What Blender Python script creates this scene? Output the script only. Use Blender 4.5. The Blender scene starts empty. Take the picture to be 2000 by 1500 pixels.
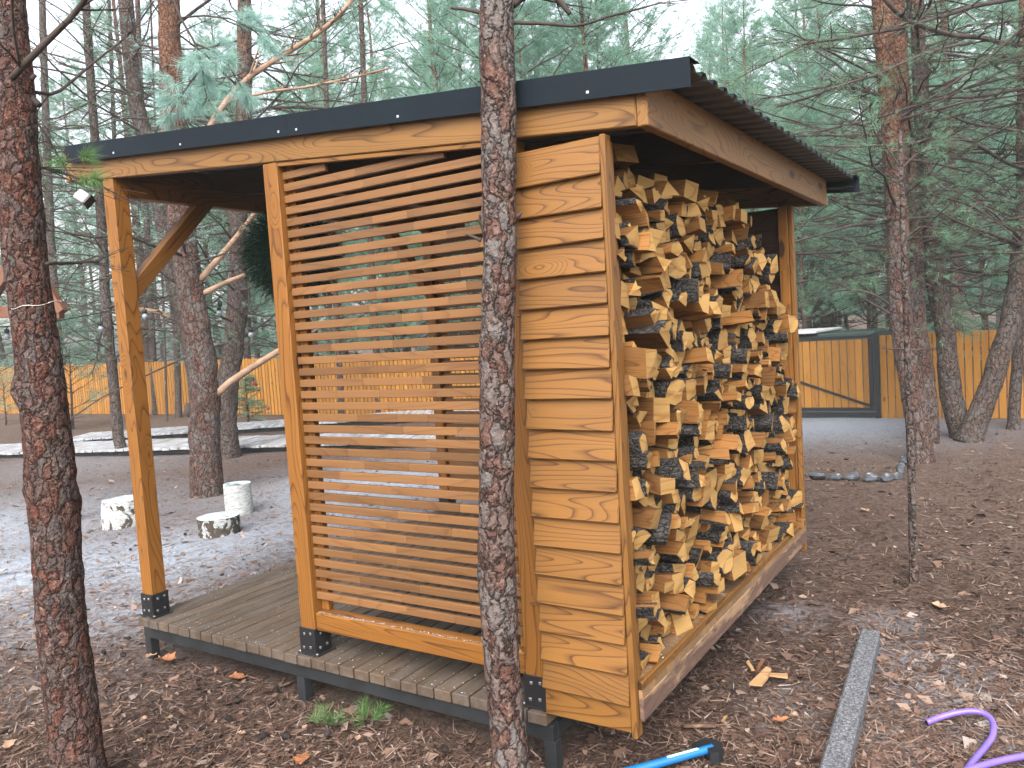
import bpy, math, random
import numpy as np
from mathutils import Vector

random.seed(7)
rng = np.random.default_rng(7)
S = bpy.context.scene
COL = S.collection
R = math.radians

# ------------------------------------------------------------------ camera
CX, CY, CZ = 1.6389, -2.4901, 1.647
YAW, PITCH, ROLL, FPX = 0.5751, -0.0668, -0.0641, 1565.5
fw = np.array([-math.sin(YAW) * math.cos(PITCH), math.cos(YAW) * math.cos(PITCH), math.sin(PITCH)])
rt0 = np.array([math.cos(YAW), math.sin(YAW), 0.0])
up0 = np.cross(rt0, fw)
rt = math.cos(ROLL) * rt0 + math.sin(ROLL) * up0
up = -math.sin(ROLL) * rt0 + math.cos(ROLL) * up0
CAM = np.array([CX, CY, CZ])
cd = bpy.data.cameras.new("camera")
cd.sensor_width = 36.0
cd.lens = FPX / 2000.0 * 36.0
cd.clip_start = 0.05
cd.clip_end = 600.0
cam = bpy.data.objects.new("camera", cd)
COL.objects.link(cam)
from mathutils import Matrix
cam.matrix_world = Matrix(((rt[0], up[0], -fw[0], CX), (rt[1], up[1], -fw[1], CY), (rt[2], up[2], -fw[2], CZ), (0, 0, 0, 1)))
S.camera = cam

# ------------------------------------------------------------------ sky, sun, exposure
SUN_EL, SUN_ROT = R(44), R(158)
W = bpy.data.worlds.new("World")
S.world = W
W.use_nodes = True
nt = W.node_tree
nt.nodes.clear()
wo = nt.nodes.new("ShaderNodeOutputWorld")
bg = nt.nodes.new("ShaderNodeBackground")
sk = nt.nodes.new("ShaderNodeTexSky")
sk.sky_type = 'NISHITA'
sk.sun_disc = False
sk.sun_elevation = SUN_EL
sk.sun_rotation = SUN_ROT
sk.air_density = 1.0
sk.dust_density = 4.0
sk.ozone_density = 1.0
hs = nt.nodes.new("ShaderNodeHueSaturation")
hs.inputs['Saturation'].default_value = 0.30
nt.links.new(sk.outputs[0], hs.inputs['Color'])
nt.links.new(hs.outputs[0], bg.inputs[0])
bg.inputs[1].default_value = 0.15
nt.links.new(bg.outputs[0], wo.inputs[0])
sl = bpy.data.lights.new("sun", 'SUN')
sl.energy = 1.0
sl.angle = R(50)
sl.color = (1.0, 0.96, 0.9)
sun = bpy.data.objects.new("sun", sl)
COL.objects.link(sun)
# light comes from behind the camera, high
sdir = Vector((math.sin(SUN_ROT) * math.cos(SUN_EL), math.cos(SUN_ROT) * math.cos(SUN_EL), math.sin(SUN_EL)))
sun.rotation_euler = (-sdir).to_track_quat('-Z', 'Y').to_euler()
S.view_settings.view_transform = 'Standard'
S.view_settings.look = 'None'
S.view_settings.gamma = 1.0
S.view_settings.exposure = 1.8
S.cycles.max_bounces = 10
S.cycles.diffuse_bounces = 6
S.cycles.glossy_bounces = 2
S.cycles.transmission_bounces = 6
S.cycles.transparent_max_bounces = 6
S.cycles.use_denoising = True

# ------------------------------------------------------------------ picture -> place helpers
def ray(u, v):
    return fw + rt * (u - 1000) / FPX - up * (v - 750) / FPX
def gp(u, v, z=0.0):
    d = ray(u, v)
    return CAM + d * ((z - CZ) / d[2])
def yp(u, v, y):
    d = ray(u, v)
    return CAM + d * ((y - CY) / d[1])
def xp(u, v, x):
    d = ray(u, v)
    return CAM + d * ((x - CX) / d[0])
def dp(u, v, dist):
    return CAM + ray(u, v) * dist
def depth_of(p):
    return float((np.asarray(p) - CAM) @ fw)

# ------------------------------------------------------------------ numpy noise
def _h(ix, iy, iz, s):
    n = (ix * 374761393 + iy * 668265263 + iz * 2147483647 + s * 1274126177) & 0xFFFFFFFF
    n = ((n ^ (n >> 13)) * 1274126177) & 0xFFFFFFFF
    n = (n ^ (n >> 16)) & 0xFFFFFFFF
    return n / 4294967295.0
def vnoise(p, s=0):
    p = np.asarray(p, float)
    i = np.floor(p).astype(np.int64)
    f = p - i
    f = f * f * (3 - 2 * f)
    r = 0.0
    for dx in (0, 1):
        for dy in (0, 1):
            for dz in (0, 1):
                w = (f[..., 0] if dx else 1 - f[..., 0]) * (f[..., 1] if dy else 1 - f[..., 1]) * (f[..., 2] if dz else 1 - f[..., 2])
                r = r + w * _h(i[..., 0] + dx, i[..., 1] + dy, i[..., 2] + dz, s)
    return r
def fbm(p, o=4, s=0):
    p = np.asarray(p, float)
    a, t, r = 0.5, 0.0, 0.0
    for k in range(o):
        r = r + a * vnoise(p * (2 ** k), s + k * 17)
        t += a
        a *= 0.5
    return r / t

# ------------------------------------------------------------------ mesh building
class MB:
    def __init__(self):
        self.v, self.f, self.g, self.t, self.m, self.n, self.sm = [], {3: [], 4: []}, [], [], {3: [], 4: []}, 0, {3: [], 4: []}
        self.ng = []
    def add(self, v, faces, gv=None, tone=0.5, mat=0, smooth=False):
        """faces: list of int arrays (n,3) or (n,4)"""
        v = np.asarray(v, float)
        k = len(v)
        self.v.append(v)
        self.g.append(np.asarray(v if gv is None else gv, float))
        self.t.append(np.full(k, tone, float) if np.isscalar(tone) else np.asarray(tone, float))
        for fa in faces:
            fa = np.asarray(fa, int)
            if len(fa) == 0:
                continue
            w = fa.shape[1]
            self.f[w].append(fa + self.n)
            self.m[w].append(np.full(len(fa), mat, int))
            self.sm[w].append(np.full(len(fa), smooth, bool))
        self.n += k
    def ngon(self, v, gv=None, tone=0.5, mat=0):
        """a flat polygon, triangulated as a fan round its centre"""
        v = np.asarray(v, float)
        c = v.mean(0)
        n = len(v)
        vv = np.vstack([v, c])
        g = None if gv is None else np.vstack([gv, np.asarray(gv).mean(0)])
        self.add(vv, [np.array([[i, (i + 1) % n, n] for i in range(n)])], g, tone, mat)
    def build(self, name, mats, parent=None, loc=None):
        me = bpy.data.meshes.new(name)
        v = np.concatenate(self.v)
        q = np.concatenate(self.f[4]) if self.f[4] else np.zeros((0, 4), int)
        t = np.concatenate(self.f[3]) if self.f[3] else np.zeros((0, 3), int)
        if loc is not None:
            v = v - np.asarray(loc)
        me.vertices.add(len(v))
        me.vertices.foreach_set("co", v.astype(np.float32).ravel())
        nl = q.size + t.size
        me.loops.add(nl)
        me.loops.foreach_set("vertex_index", np.concatenate([q.ravel(), t.ravel()]).astype(np.int32))
        me.polygons.add(len(q) + len(t))
        ls = np.concatenate([np.arange(len(q)) * 4, len(q) * 4 + np.arange(len(t)) * 3]).astype(np.int32)
        me.polygons.foreach_set("loop_start", ls)
        mi = np.concatenate(self.m[4] + self.m[3]).astype(np.int32)
        me.polygons.foreach_set("material_index", mi)
        sm = np.concatenate(self.sm[4] + self.sm[3])
        me.polygons.foreach_set("use_smooth", sm)
        a = me.attributes.new("gv", 'FLOAT_VECTOR', 'POINT')
        a.data.foreach_set("vector", np.concatenate(self.g).astype(np.float32).ravel())
        a = me.attributes.new("tone", 'FLOAT', 'POINT')
        a.data.foreach_set("value", np.concatenate(self.t).astype(np.float32))
        me.update(calc_edges=True)
        me.validate()
        for m in (mats if isinstance(mats, (list, tuple)) else [mats]):
            me.materials.append(m)
        o = bpy.data.objects.new(name, me)
        COL.objects.link(o)
        if loc is not None:
            o.location = loc
        if parent is not None:
            o.parent = parent
        return o
    # -- pieces
    def frame_box(self, o, ex, ey, ez, bev=0.003, tone=None, mat=0, off=None):
        """box from corner o along vectors ex (the grain), ey, ez, edges chamfered"""
        o, ex, ey, ez = (np.asarray(a, float) for a in (o, ex, ey, ez))
        L = [np.linalg.norm(a) for a in (ex, ey, ez)]
        E = [ex / L[0], ey / L[1], ez / L[2]]
        b = min(bev, 0.3 * min(L))
        vs = []
        idx = {}
        for sx in (0, 1):
            for sy in (0, 1):
                for sz in (0, 1):
                    s = (sx, sy, sz)
                    for k in range(3):
                        c = [(L[a] if s[a] else 0.0) if a == k else ((L[a] - b) if s[a] else b) for a in range(3)]
                        idx[s + (k,)] = len(vs)
                        vs.append(c)
        lv = np.array(vs)
        quads, tris = [], []
        for k in range(3):
            a, c = [i for i in range(3) if i != k]
            for sg in (0, 1):
                q = []
                for (p, r) in ((0, 0), (1, 0), (1, 1), (0, 1)):
                    s = [0, 0, 0]
                    s[k] = sg; s[a] = p; s[c] = r
                    q.append(idx[tuple(s) + (k,)])
                quads.append(q)
        for k in range(3):           # edges parallel to axis k
            a, c = [i for i in range(3) if i != k]
            for p in (0, 1):
                for r in (0, 1):
                    s0 = [0, 0, 0]; s0[a] = p; s0[c] = r; s1 = list(s0); s1[k] = 1
                    quads.append([idx[tuple(s0) + (a,)], idx[tuple(s1) + (a,)], idx[tuple(s1) + (c,)], idx[tuple(s0) + (c,)]])
        for sx in (0, 1):
            for sy in (0, 1):
                for sz in (0, 1):
                    tris.append([idx[(sx, sy, sz, 0)], idx[(sx, sy, sz, 1)], idx[(sx, sy, sz, 2)]])
        v = o + lv[:, :1] * E[0] + lv[:, 1:2] * E[1] + lv[:, 2:3] * E[2]
        cen = v.mean(0)
        def fix(F):
            F = np.array(F)
            P = v[F]
            nrm = np.cross(P[:, 1] - P[:, 0], P[:, 2] - P[:, 0])
            bad = ((P.mean(1) - cen) * nrm).sum(1) < 0
            F[bad] = F[bad][:, ::-1]
            return F
        if off is None:
            off = np.array([random.uniform(0, 60), random.uniform(0, 60), random.uniform(0, 60)])
        self.add(v, [fix(quads), fix(tris)], lv + off, random.random() if tone is None else tone, mat)
    def box(self, x0, x1, y0, y1, z0, z1, grain='x', **k):
        o = (x0, y0, z0)
        ax = {'x': (x1 - x0, 0, 0), 'y': (0, y1 - y0, 0), 'z': (0, 0, z1 - z0)}
        order = {'x': 'xyz', 'y': 'yxz', 'z': 'zxy'}[grain]
        self.frame_box(o, ax[order[0]], ax[order[1]], ax[order[2]], **k)
    def bar(self, p0, p1, side, w, h, up=None, **k):
        """beam whose centre line runs p0-p1; w along side, h across"""
        p0, p1, side = (np.asarray(a, float) for a in (p0, p1, side))
        e = p1 - p0
        en = e / np.linalg.norm(e)
        side = side - en * (side @ en)
        side /= np.linalg.norm(side)
        u = np.cross(en, side)
        self.frame_box(p0 - side * w / 2 - u * h / 2, e, side * w, u * h, **k)
    def tube(self, path, rad, sides=8, tone=0.5, mat=0, cap=True, smooth=True, gscale=1.0):
        path = np.asarray(path, float)
        rad = np.asarray(rad, float) * np.ones(len(path))
        n = len(path)
        T = np.gradient(path, axis=0)
        T /= np.linalg.norm(T, axis=1)[:, None] + 1e-9
        ref = np.array([0.0, 0, 1]) if abs(T[0][2]) < 0.9 else np.array([1.0, 0, 0])
        A = np.cross(T, ref)
        A /= np.linalg.norm(A, axis=1)[:, None] + 1e-9
        B = np.cross(T, A)
        th = np.arange(sides) / sides * 2 * math.pi
        v = path[:, None] + rad[:, None, None] * (np.cos(th)[None, :, None] * A[:, None] + np.sin(th)[None, :, None] * B[:, None])
        i = np.arange(n - 1)[:, None] * sides
        j = np.arange(sides)[None]
        j2 = (j + 1) % sides
        q = np.stack([i + j, i + j2, i + sides + j2, i + sides + j], -1).reshape(-1, 4)
        F = [q]
        v = v.reshape(-1, 3)
        if cap:
            v = np.vstack([v, path[0], path[-1]])
            a, b = n * sides, n * sides + 1
            F.append(np.concatenate([np.stack([(j2 + 0 * j)[0], j[0], np.full(sides, a)], -1),
                                     np.stack([(n - 1) * sides + j[0], (n - 1) * sides + j2[0], np.full(sides, b)], -1)]))
        if not np.isscalar(tone):
            tn = np.repeat(np.asarray(tone), sides)
            tone = np.concatenate([tn, [tone[0], tone[-1]]]) if cap else tn
        self.add(v, F, v * gscale, tone, mat, smooth)

def batch_tubes(mb, P, rad, sides=3, tone=0.5, mat=0):
    """P (N,K,3), rad (N,K)"""
    N, K, _ = P.shape
    if N == 0:
        return
    T = np.gradient(P, axis=1)
    T /= np.linalg.norm(T, axis=2)[..., None] + 1e-9
    ref = np.where(np.abs(T[..., 2:3]) < 0.8, np.array([0.0, 0, 1]), np.array([1.0, 0, 0]))
    A = np.cross(T, ref)
    A /= np.linalg.norm(A, axis=2)[..., None] + 1e-9
    B = np.cross(T, A)
    th = np.arange(sides) / sides * 2 * math.pi
    v = P[:, :, None] + rad[:, :, None, None] * (np.cos(th)[None, None, :, None] * A[:, :, None] + np.sin(th)[None, None, :, None] * B[:, :, None])
    base = (np.arange(N) * K * sides)[:, None, None]
    i = (np.arange(K - 1) * sides)[None, :, None]
    j = np.arange(sides)[None, None]
    j2 = (j + 1) % sides
    q = np.stack([base + i + j, base + i + j2, base + i + sides + j2, base + i + sides + j], -1).reshape(-1, 4)
    v = v.reshape(-1, 3)
    t = tone if np.isscalar(tone) else np.repeat(np.asarray(tone), K * sides)
    mb.add(v, [q], v, t, mat, True)

def needles(mb, P, D, ln, wd, tone, r):
    """thin pointed leaves at P along D"""
    n = len(P)
    if n == 0:
        return
    D = D / (np.linalg.norm(D, axis=1)[:, None] + 1e-9)
    q = r.normal(size=(n, 3))
    Sd = np.cross(D, q)
    Sd /= np.linalg.norm(Sd, axis=1)[:, None] + 1e-9
    ln = np.asarray(ln)[:, None]
    v = np.stack([P - Sd * wd / 2, P + Sd * wd / 2, P + D * ln + Sd * wd * 0.2], 1).reshape(-1, 3)
    f = np.arange(n * 3).reshape(-1, 3)
    mb.add(v, [f], v, np.repeat(tone, 3), 0, False)

def tag(o, label=None, cat=None, group=None, kind=None):
    if label: o['label'] = label
    if cat: o['category'] = cat
    if group: o['group'] = group
    if kind: o['kind'] = kind
    return o
def empty(name, loc):
    o = bpy.data.objects.new(name, None)
    o.empty_display_size = 0.1
    o.location = tuple(float(a) for a in loc)
    COL.objects.link(o)
    return o
def under(mb, name, mats, root):
    """build at the root's place and parent it"""
    o = mb.build(name, mats, root, loc=np.array(root.location) if root is not None else None)
    if root is not None:
        o.location = (0, 0, 0)
    return o

# ------------------------------------------------------------------ materials
class NT:
    def __init__(self, name):
        self.m = bpy.data.materials.new(name)
        self.m.use_nodes = True
        self.t = self.m.node_tree
        self.t.nodes.clear()
        self.out = self.n("ShaderNodeOutputMaterial")
    def n(self, typ, **props):
        nd = self.t.nodes.new(typ)
        for k, v in props.items():
            setattr(nd, k, v)
        return nd
    def put(self, sock, v):
        if hasattr(v, 'is_linked') or isinstance(v, bpy.types.NodeSocket):
            self.t.links.new(v, sock)
        elif isinstance(v, (tuple, list)) and len(v) == 3 and sock.type == 'RGBA':
            sock.default_value = (*v, 1)
        else:
            sock.default_value = v
    def attr(self, name):
        a = self.n("ShaderNodeAttribute", attribute_name=name)
        return a
    def gv(self): return self.attr("gv").outputs['Vector']
    def tone(self): return self.attr("tone").outputs['Fac']
    def math(self, op, a, b=0.0, c=0.0, clamp=False):
        m = self.n("ShaderNodeMath", operation=op, use_clamp=clamp)
        self.put(m.inputs[0], a); self.put(m.inputs[1], b); self.put(m.inputs[2], c)
        return m.outputs[0]
    def vmul(self, v, s):
        m = self.n("ShaderNodeVectorMath", operation='MULTIPLY')
        self.put(m.inputs[0], v); m.inputs[1].default_value = s
        return m.outputs[0]
    def vadd(self, v, s):
        m = self.n("ShaderNodeVectorMath", operation='ADD')
        self.put(m.inputs[0], v); self.put(m.inputs[1], s)
        return m.outputs[0]
    def noise(self, v, scale, detail=3.0, rough=0.55, dist=0.0):
        m = self.n("ShaderNodeTexNoise")
        self.put(m.inputs['Vector'], v)
        m.inputs['Scale'].default_value = scale
        m.inputs['Detail'].default_value = detail
        m.inputs['Roughness'].default_value = rough
        m.inputs['Distortion'].default_value = dist
        return m.outputs['Fac']
    def voro(self, v, scale, feature='F1', rnd=1.0):
        m = self.n("ShaderNodeTexVoronoi", feature=feature)
        self.put(m.inputs['Vector'], v)
        m.inputs['Scale'].default_value = scale
        m.inputs['Randomness'].default_value = rnd
        return m
    def ramp(self, f, stops, interp='LINEAR'):
        m = self.n("ShaderNodeValToRGB")
        m.color_ramp.interpolation = interp
        el = m.color_ramp.elements
        while len(el) < len(stops):
            el.new(0.5)
        for e, (p, c) in zip(el, stops):
            e.position = p
            e.color = (*c, 1) if len(c) == 3 else c
        self.put(m.inputs[0], f)
        return m.outputs[0]
    def range(self, f, a, b, c=0.0, d=1.0):
        m = self.n("ShaderNodeMapRange")
        self.put(m.inputs[0], f)
        for i, x in enumerate((a, b, c, d)):
            m.inputs[i + 1].default_value = x
        return m.outputs[0]
    def mix(self, f, a, b, mode='MIX'):
        m = self.n("ShaderNodeMix", data_type='RGBA', blend_type=mode)
        self.put(m.inputs[0], f); self.put(m.inputs[6], a); self.put(m.inputs[7], b)
        return m.outputs[2]
    def bump(self, h, strength=0.5, dist=0.01):
        m = self.n("ShaderNodeBump")
        self.put(m.inputs['Height'], h)
        m.inputs['Strength'].default_value = strength
        m.inputs['Distance'].default_value = dist
        return m.outputs[0]
    def bsdf(self, col, rough=0.7, normal=None, spec=0.3, metal=0.0):
        b = self.n("ShaderNodeBsdfPrincipled")
        self.put(b.inputs['Base Color'], col)
        self.put(b.inputs['Roughness'], rough)
        b.inputs['Specular IOR Level'].default_value = spec
        b.inputs['Metallic'].default_value = metal
        if normal is not None:
            self.put(b.inputs['Normal'], normal)
        self.t.links.new(b.outputs[0], self.out.inputs[0])
        return b

def wood(name, light, dark, rough=0.55, knots=True, rings=9.0, tonevar=0.35, grime=None, spec=0.35, contrast=1.0, fibre=0.5):
    """sawn pine: growth rings as contour lines of a stretched field, knots, fine fibre"""
    n = NT(name)
    g = n.gv()
    field = n.noise(n.vmul(g, (0.8, 6.0, 6.0)), 1.0, 1.5, 0.45, 0.2)
    kn = None
    if knots:
        vo = n.voro(n.vmul(g, (2.6, 6.5, 6.5)), 1.0)
        has = n.math('GREATER_THAN', n.attr("gv").outputs['Fac'], -1e9)
        sep = n.n("ShaderNodeSeparateColor")
        n.put(sep.inputs[0], vo.outputs['Color'])
        sparse = n.math('GREATER_THAN', sep.outputs[0], 0.60)
        kn = n.math('MULTIPLY', n.range(vo.outputs['Distance'], 0.34, 0.0), sparse)
        field = n.math('ADD', field, n.math('MULTIPLY', kn, 0.30))
    rg = n.math('FRACT', n.math('MULTIPLY', field, rings * 3.0))
    late = n.ramp(rg, [(0.0, (0, 0, 0)), (0.66, (0.08,) * 3), (0.84, (0.5,) * 3), (0.93, (1, 1, 1)), (1.0, (0, 0, 0))])
    fib = n.noise(n.vmul(g, (3.0, 160.0, 160.0)), 1.0, 2.0, 0.6)
    blot = n.noise(n.vmul(g, (1.2, 7.0, 7.0)), 1.0, 3.0, 0.6)
    f = n.math('ADD', n.math('MULTIPLY', late, 0.85 * contrast), n.math('MULTIPLY', n.math('SUBTRACT', fib, 0.5), fibre), clamp=True)
    col = n.mix(f, light, dark)
    t = n.math('ADD', n.math('MULTIPLY', n.math('SUBTRACT', n.tone(), 0.5), tonevar * 2), n.math('MULTIPLY', n.math('SUBTRACT', blot, 0.5), 0.55))
    val = n.math('ADD', t, 1.0)
    cm = n.n("ShaderNodeCombineColor")
    n.put(cm.inputs[0], val); n.put(cm.inputs[1], val); n.put(cm.inputs[2], val)
    col = n.mix(1.0, col, cm.outputs[0], 'MULTIPLY')
    if kn is not None:
        core = n.range(kn, 0.52, 0.66)
        col = n.mix(n.math('MULTIPLY', core, 0.85), col, tuple(c * 0.22 for c in dark))
    if grime:
        gr = n.range(n.noise(n.vmul(g, (2.0, 9.0, 9.0)), 1.6, 4.0, 0.65), grime[2] if len(grime) > 2 else 0.42, 0.62)
        col = n.mix(n.math('MULTIPLY', gr, grime[0]), col, grime[1])
    h = n.math('SUBTRACT', fib, n.math('MULTIPLY', late, 0.5))
    n.bsdf(col, rough, n.bump(h, 0.25, 0.002), spec)
    return n.m

def plain(name, col, rough=0.5, metal=0.0, bumps=None, spec=0.4, vary=0.0):
    n = NT(name)
    c = col
    nm = None
    tc = n.gv()
    if vary:
        f = n.noise(tc, 9.0, 4.0, 0.6)
        c = n.mix(n.range(f, 0.3, 0.7), tuple(x * (1 - vary) for x in col), tuple(min(1, x * (1 + vary)) for x in col))
    if bumps:
        nm = n.bump(n.noise(tc, bumps[0], 4.0), bumps[1], bumps[2])
    n.bsdf(c, rough, nm, spec, metal)
    return n.m

def bark(name, deep, plate, scale_hi, flake=1.0, scale=26.0, grey=0.5):
    """pine bark: curling flakes and plates; tone 0 = old foot, 1 = thin orange upper bark"""
    n = NT(name)
    g = n.gv()
    def warp(sc, amp, det=3.0):
        w = n.n("ShaderNodeCombineXYZ")
        for i in range(3):
            n.put(w.inputs[i], n.math('MULTIPLY', n.math('SUBTRACT', n.noise(n.vadd(g, (7.1 * i, 3.3 * i, 1.7 * i)), sc, det, 0.6), 0.5), amp))
        return w.outputs[0]
    gw = n.vadd(n.vadd(g, warp(scale * .5, 1.9 / scale)), warp(scale * 2.2, 0.55 / scale))
    st = n.vmul(gw, (1.0, 1.0, 0.5))
    e = n.voro(st, scale, 'DISTANCE_TO_EDGE').outputs['Distance']
    cells = n.voro(st, scale)
    st2 = n.vmul(gw, (1, 1, 0.75))
    c2 = n.voro(st2, scale * 2.7)
    fine = n.noise(n.vmul(g, (1, 1, 0.6)), 130.0, 4.0, 0.65)
    big = n.noise(n.vmul(g, (1, 1, 0.6)), 5.0, 3.0, 0.6)
    sep = n.n("ShaderNodeSeparateColor"); n.put(sep.inputs[0], cells.outputs['Color'])
    sep2 = n.n("ShaderNodeSeparateColor"); n.put(sep2.inputs[0], c2.outputs['Color'])
    seam = n.range(e, 0.0, 0.10)
    pc = n.mix(sep2.outputs[0], plate, scale_hi)
    pc = n.mix(n.math('MULTIPLY', n.range(n.math('ADD', n.math('MULTIPLY', big, .7), n.math('MULTIPLY', sep.outputs[0], .3)), 0.40, 0.66), .8), pc, tuple(grey * c for c in (0.31, 0.29, 0.28)))
    up_ = n.mix(n.range(fine, 0.3, 0.7), (0.15, 0.062, 0.034), (0.22, 0.11, 0.068))
    pc = n.mix(n.range(n.math('ADD', n.tone(), n.math('MULTIPLY', n.math('SUBTRACT', big, 0.5), 1.4)), 0.45, 0.85), pc, up_)
    col = n.mix(n.math('MULTIPLY', seam, n.range(fine, 0.2, 0.6, 0.6, 1.0)), deep, pc)
    rim = n.math('MULTIPLY', n.range(c2.outputs['Distance'], 0.50, 0.66), n.range(sep2.outputs[1], 0.45, 0.75))
    col = n.mix(n.math('MULTIPLY', rim, 0.55 * flake), col, (0.20, 0.14, 0.118))
    tilt = n.math('MULTIPLY', c2.outputs['Distance'], n.math('SUBTRACT', n.math('MULTIPLY', sep2.outputs[2], 2.2), .6))
    h = n.math('ADD', n.math('MULTIPLY', n.range(e, 0, .22), 0.9), n.math('ADD', n.math('MULTIPLY', sep.outputs[1], 0.4), n.math('ADD', tilt, n.math('MULTIPLY', fine, 0.35))))
    n.bsdf(col, 0.9, n.bump(h, 1.0, 0.012), 0.15)
    return n.m

def needle_mat(name, a, b, c, trans=0.35):
    n = NT(name)
    rnd = n.n("ShaderNodeObjectInfo").outputs['Random']
    f = n.math('ADD', n.math('MULTIPLY', n.tone(), 0.8), n.math('MULTIPLY', rnd, 0.2))
    col = n.ramp(f, [(0.0, a), (0.55, b), (0.93, c), (1.0, (0.30, 0.17, 0.08))])
    d = n.n("ShaderNodeBsdfDiffuse")
    t = n.n("ShaderNodeBsdfTranslucent")
    n.put(d.inputs[0], col); n.put(t.inputs[0], col)
    mx = n.n("ShaderNodeMixShader")
    mx.inputs[0].default_value = trans
    n.t.links.new(d.outputs[0], mx.inputs[1]); n.t.links.new(t.outputs[0], mx.inputs[2])
    n.t.links.new(mx.outputs[0], n.out.inputs[0])
    return n.m

M = {}
M['post'] = wood("stained_post_pine", (0.2008, 0.0787, 0.0112), (0.0494, 0.0140, 0.0019), rings=8, tonevar=0.10)
M['beam'] = wood("stained_beam_pine", (0.1995, 0.0946, 0.0233), (0.0529, 0.0193, 0.0041), rings=10, tonevar=0.08)
M['clad'] = wood("lapped_board_pine", (0.1750, 0.0761, 0.0149), (0.0446, 0.0143, 0.0026), rings=8, tonevar=0.10)
M['slat'] = wood("glued_slat_pine", (0.1487, 0.0691, 0.0245), (0.0763, 0.0294, 0.0086), knots=False, rings=4, tonevar=0.22, contrast=0.6)
M['deckwood'] = wood("weathered_decking", (0.0696, 0.0454, 0.0288), (0.0348, 0.0216, 0.0132), rough=0.7, rings=5, tonevar=0.22, knots=False, contrast=0.5, grime=(0.35, (0.1392, 0.1210, 0.1080)))
M['ledge'] = wood("raw_ledge_wood", (0.2079, 0.1172, 0.0487), (0.1155, 0.0564, 0.0223), rough=0.75, rings=5, tonevar=0.25, knots=False, grime=(0.7, (0.1525, 0.0955, 0.0609)))
M['stained'] = wood("worn_stained_board", (0.1054, 0.0609, 0.0435), (0.0558, 0.0290, 0.0203), rough=0.8, rings=4, tonevar=0.1, knots=False, grime=(0.9, (0.2976, 0.1856, 0.1044), 0.52))
M['steel'] = plain("black_painted_steel", (0.012, 0.012, 0.014), 0.42, 0.0, (60, 0.1, 0.002))
M['frame'] = plain("grey_black_steel_frame", (0.014, 0.015, 0.017), 0.55, 0.0, (30, 0.2, 0.003), vary=0.4)
M['bolt'] = plain("zinc_bolt", (0.6, 0.6, 0.6), 0.35, 1.0)
M['roof'] = plain("dark_roof_sheet", (0.006, 0.010, 0.015), 0.6, 0.0, None, 0.12, vary=0.1)
M['roofu'] = plain("roof_sheet_underside", (0.075, 0.072, 0.068), 0.6, 0.0, None, 0.3, vary=0.15)
M['split'] = wood("split_firewood", (0.1813, 0.0831, 0.0247), (0.0801, 0.0288, 0.0071), rough=0.8, rings=7, tonevar=0.5, knots=False, fibre=1.8, spec=0.15)
M['inner'] = wood("shade_darkened_maroon_timber", (0.0510, 0.0204, 0.0090), (0.0240, 0.0084, 0.0036), rings=8, tonevar=0.1)  # maroon timber, colour lowered further to carry the shade under the roof
M['cut'] = wood("cut_log_end", (0.3101, 0.1859, 0.0663), (0.2067, 0.0975, 0.0269), rough=0.85, rings=4, tonevar=0.22, knots=False, spec=0.1)
M['logbark'] = bark("log_bark", (0.0080, 0.0072, 0.0064), (0.0360, 0.0320, 0.0288), (0.0800, 0.0760, 0.0720), scale=55.0, grey=0.35, flake=0.5)
M['bark_red'] = bark("red_brown_pine_bark", (0.0137, 0.0064, 0.0053), (0.0735, 0.0282, 0.0202), (0.1225, 0.0501, 0.0350), scale=30.0, grey=0.22)
M['bark_mid'] = bark("grey_red_pine_bark", (0.0122, 0.0078, 0.0065), (0.0714, 0.0320, 0.0243), (0.1224, 0.0659, 0.0505), scale=24.0, grey=0.42)
M['bark_grey'] = bark("grey_pine_bark", (0.0106, 0.0081, 0.0079), (0.0549, 0.0363, 0.0308), (0.1003, 0.0706, 0.0595), scale=20.0, grey=0.32)
M['twig'] = plain("dead_twig", (0.045, 0.032, 0.027), 0.9, vary=0.5)
M['palelimb'] = plain("pale_bare_limb", (0.24, 0.155, 0.105), 0.85, bumps=(40, 0.5, 0.006), vary=0.35)
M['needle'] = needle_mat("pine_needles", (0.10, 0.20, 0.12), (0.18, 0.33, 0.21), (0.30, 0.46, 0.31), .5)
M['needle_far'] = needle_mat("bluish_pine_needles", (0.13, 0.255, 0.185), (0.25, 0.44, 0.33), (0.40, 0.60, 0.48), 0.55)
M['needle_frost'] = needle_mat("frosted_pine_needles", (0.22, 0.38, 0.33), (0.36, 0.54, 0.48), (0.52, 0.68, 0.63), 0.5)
M['needle_fresh'] = needle_mat("fresh_green_needles", (0.09, 0.17, 0.06), (0.17, 0.28, 0.11), (0.30, 0.42, 0.22), 0.4)
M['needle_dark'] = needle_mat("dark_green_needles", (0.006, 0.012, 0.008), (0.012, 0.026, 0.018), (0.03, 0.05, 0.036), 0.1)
M['fence'] = wood("stained_fence_board", (0.2934, 0.1268, 0.0171), (0.1956, 0.0734, 0.0087), rings=4, tonevar=0.2, contrast=0.6)
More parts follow.
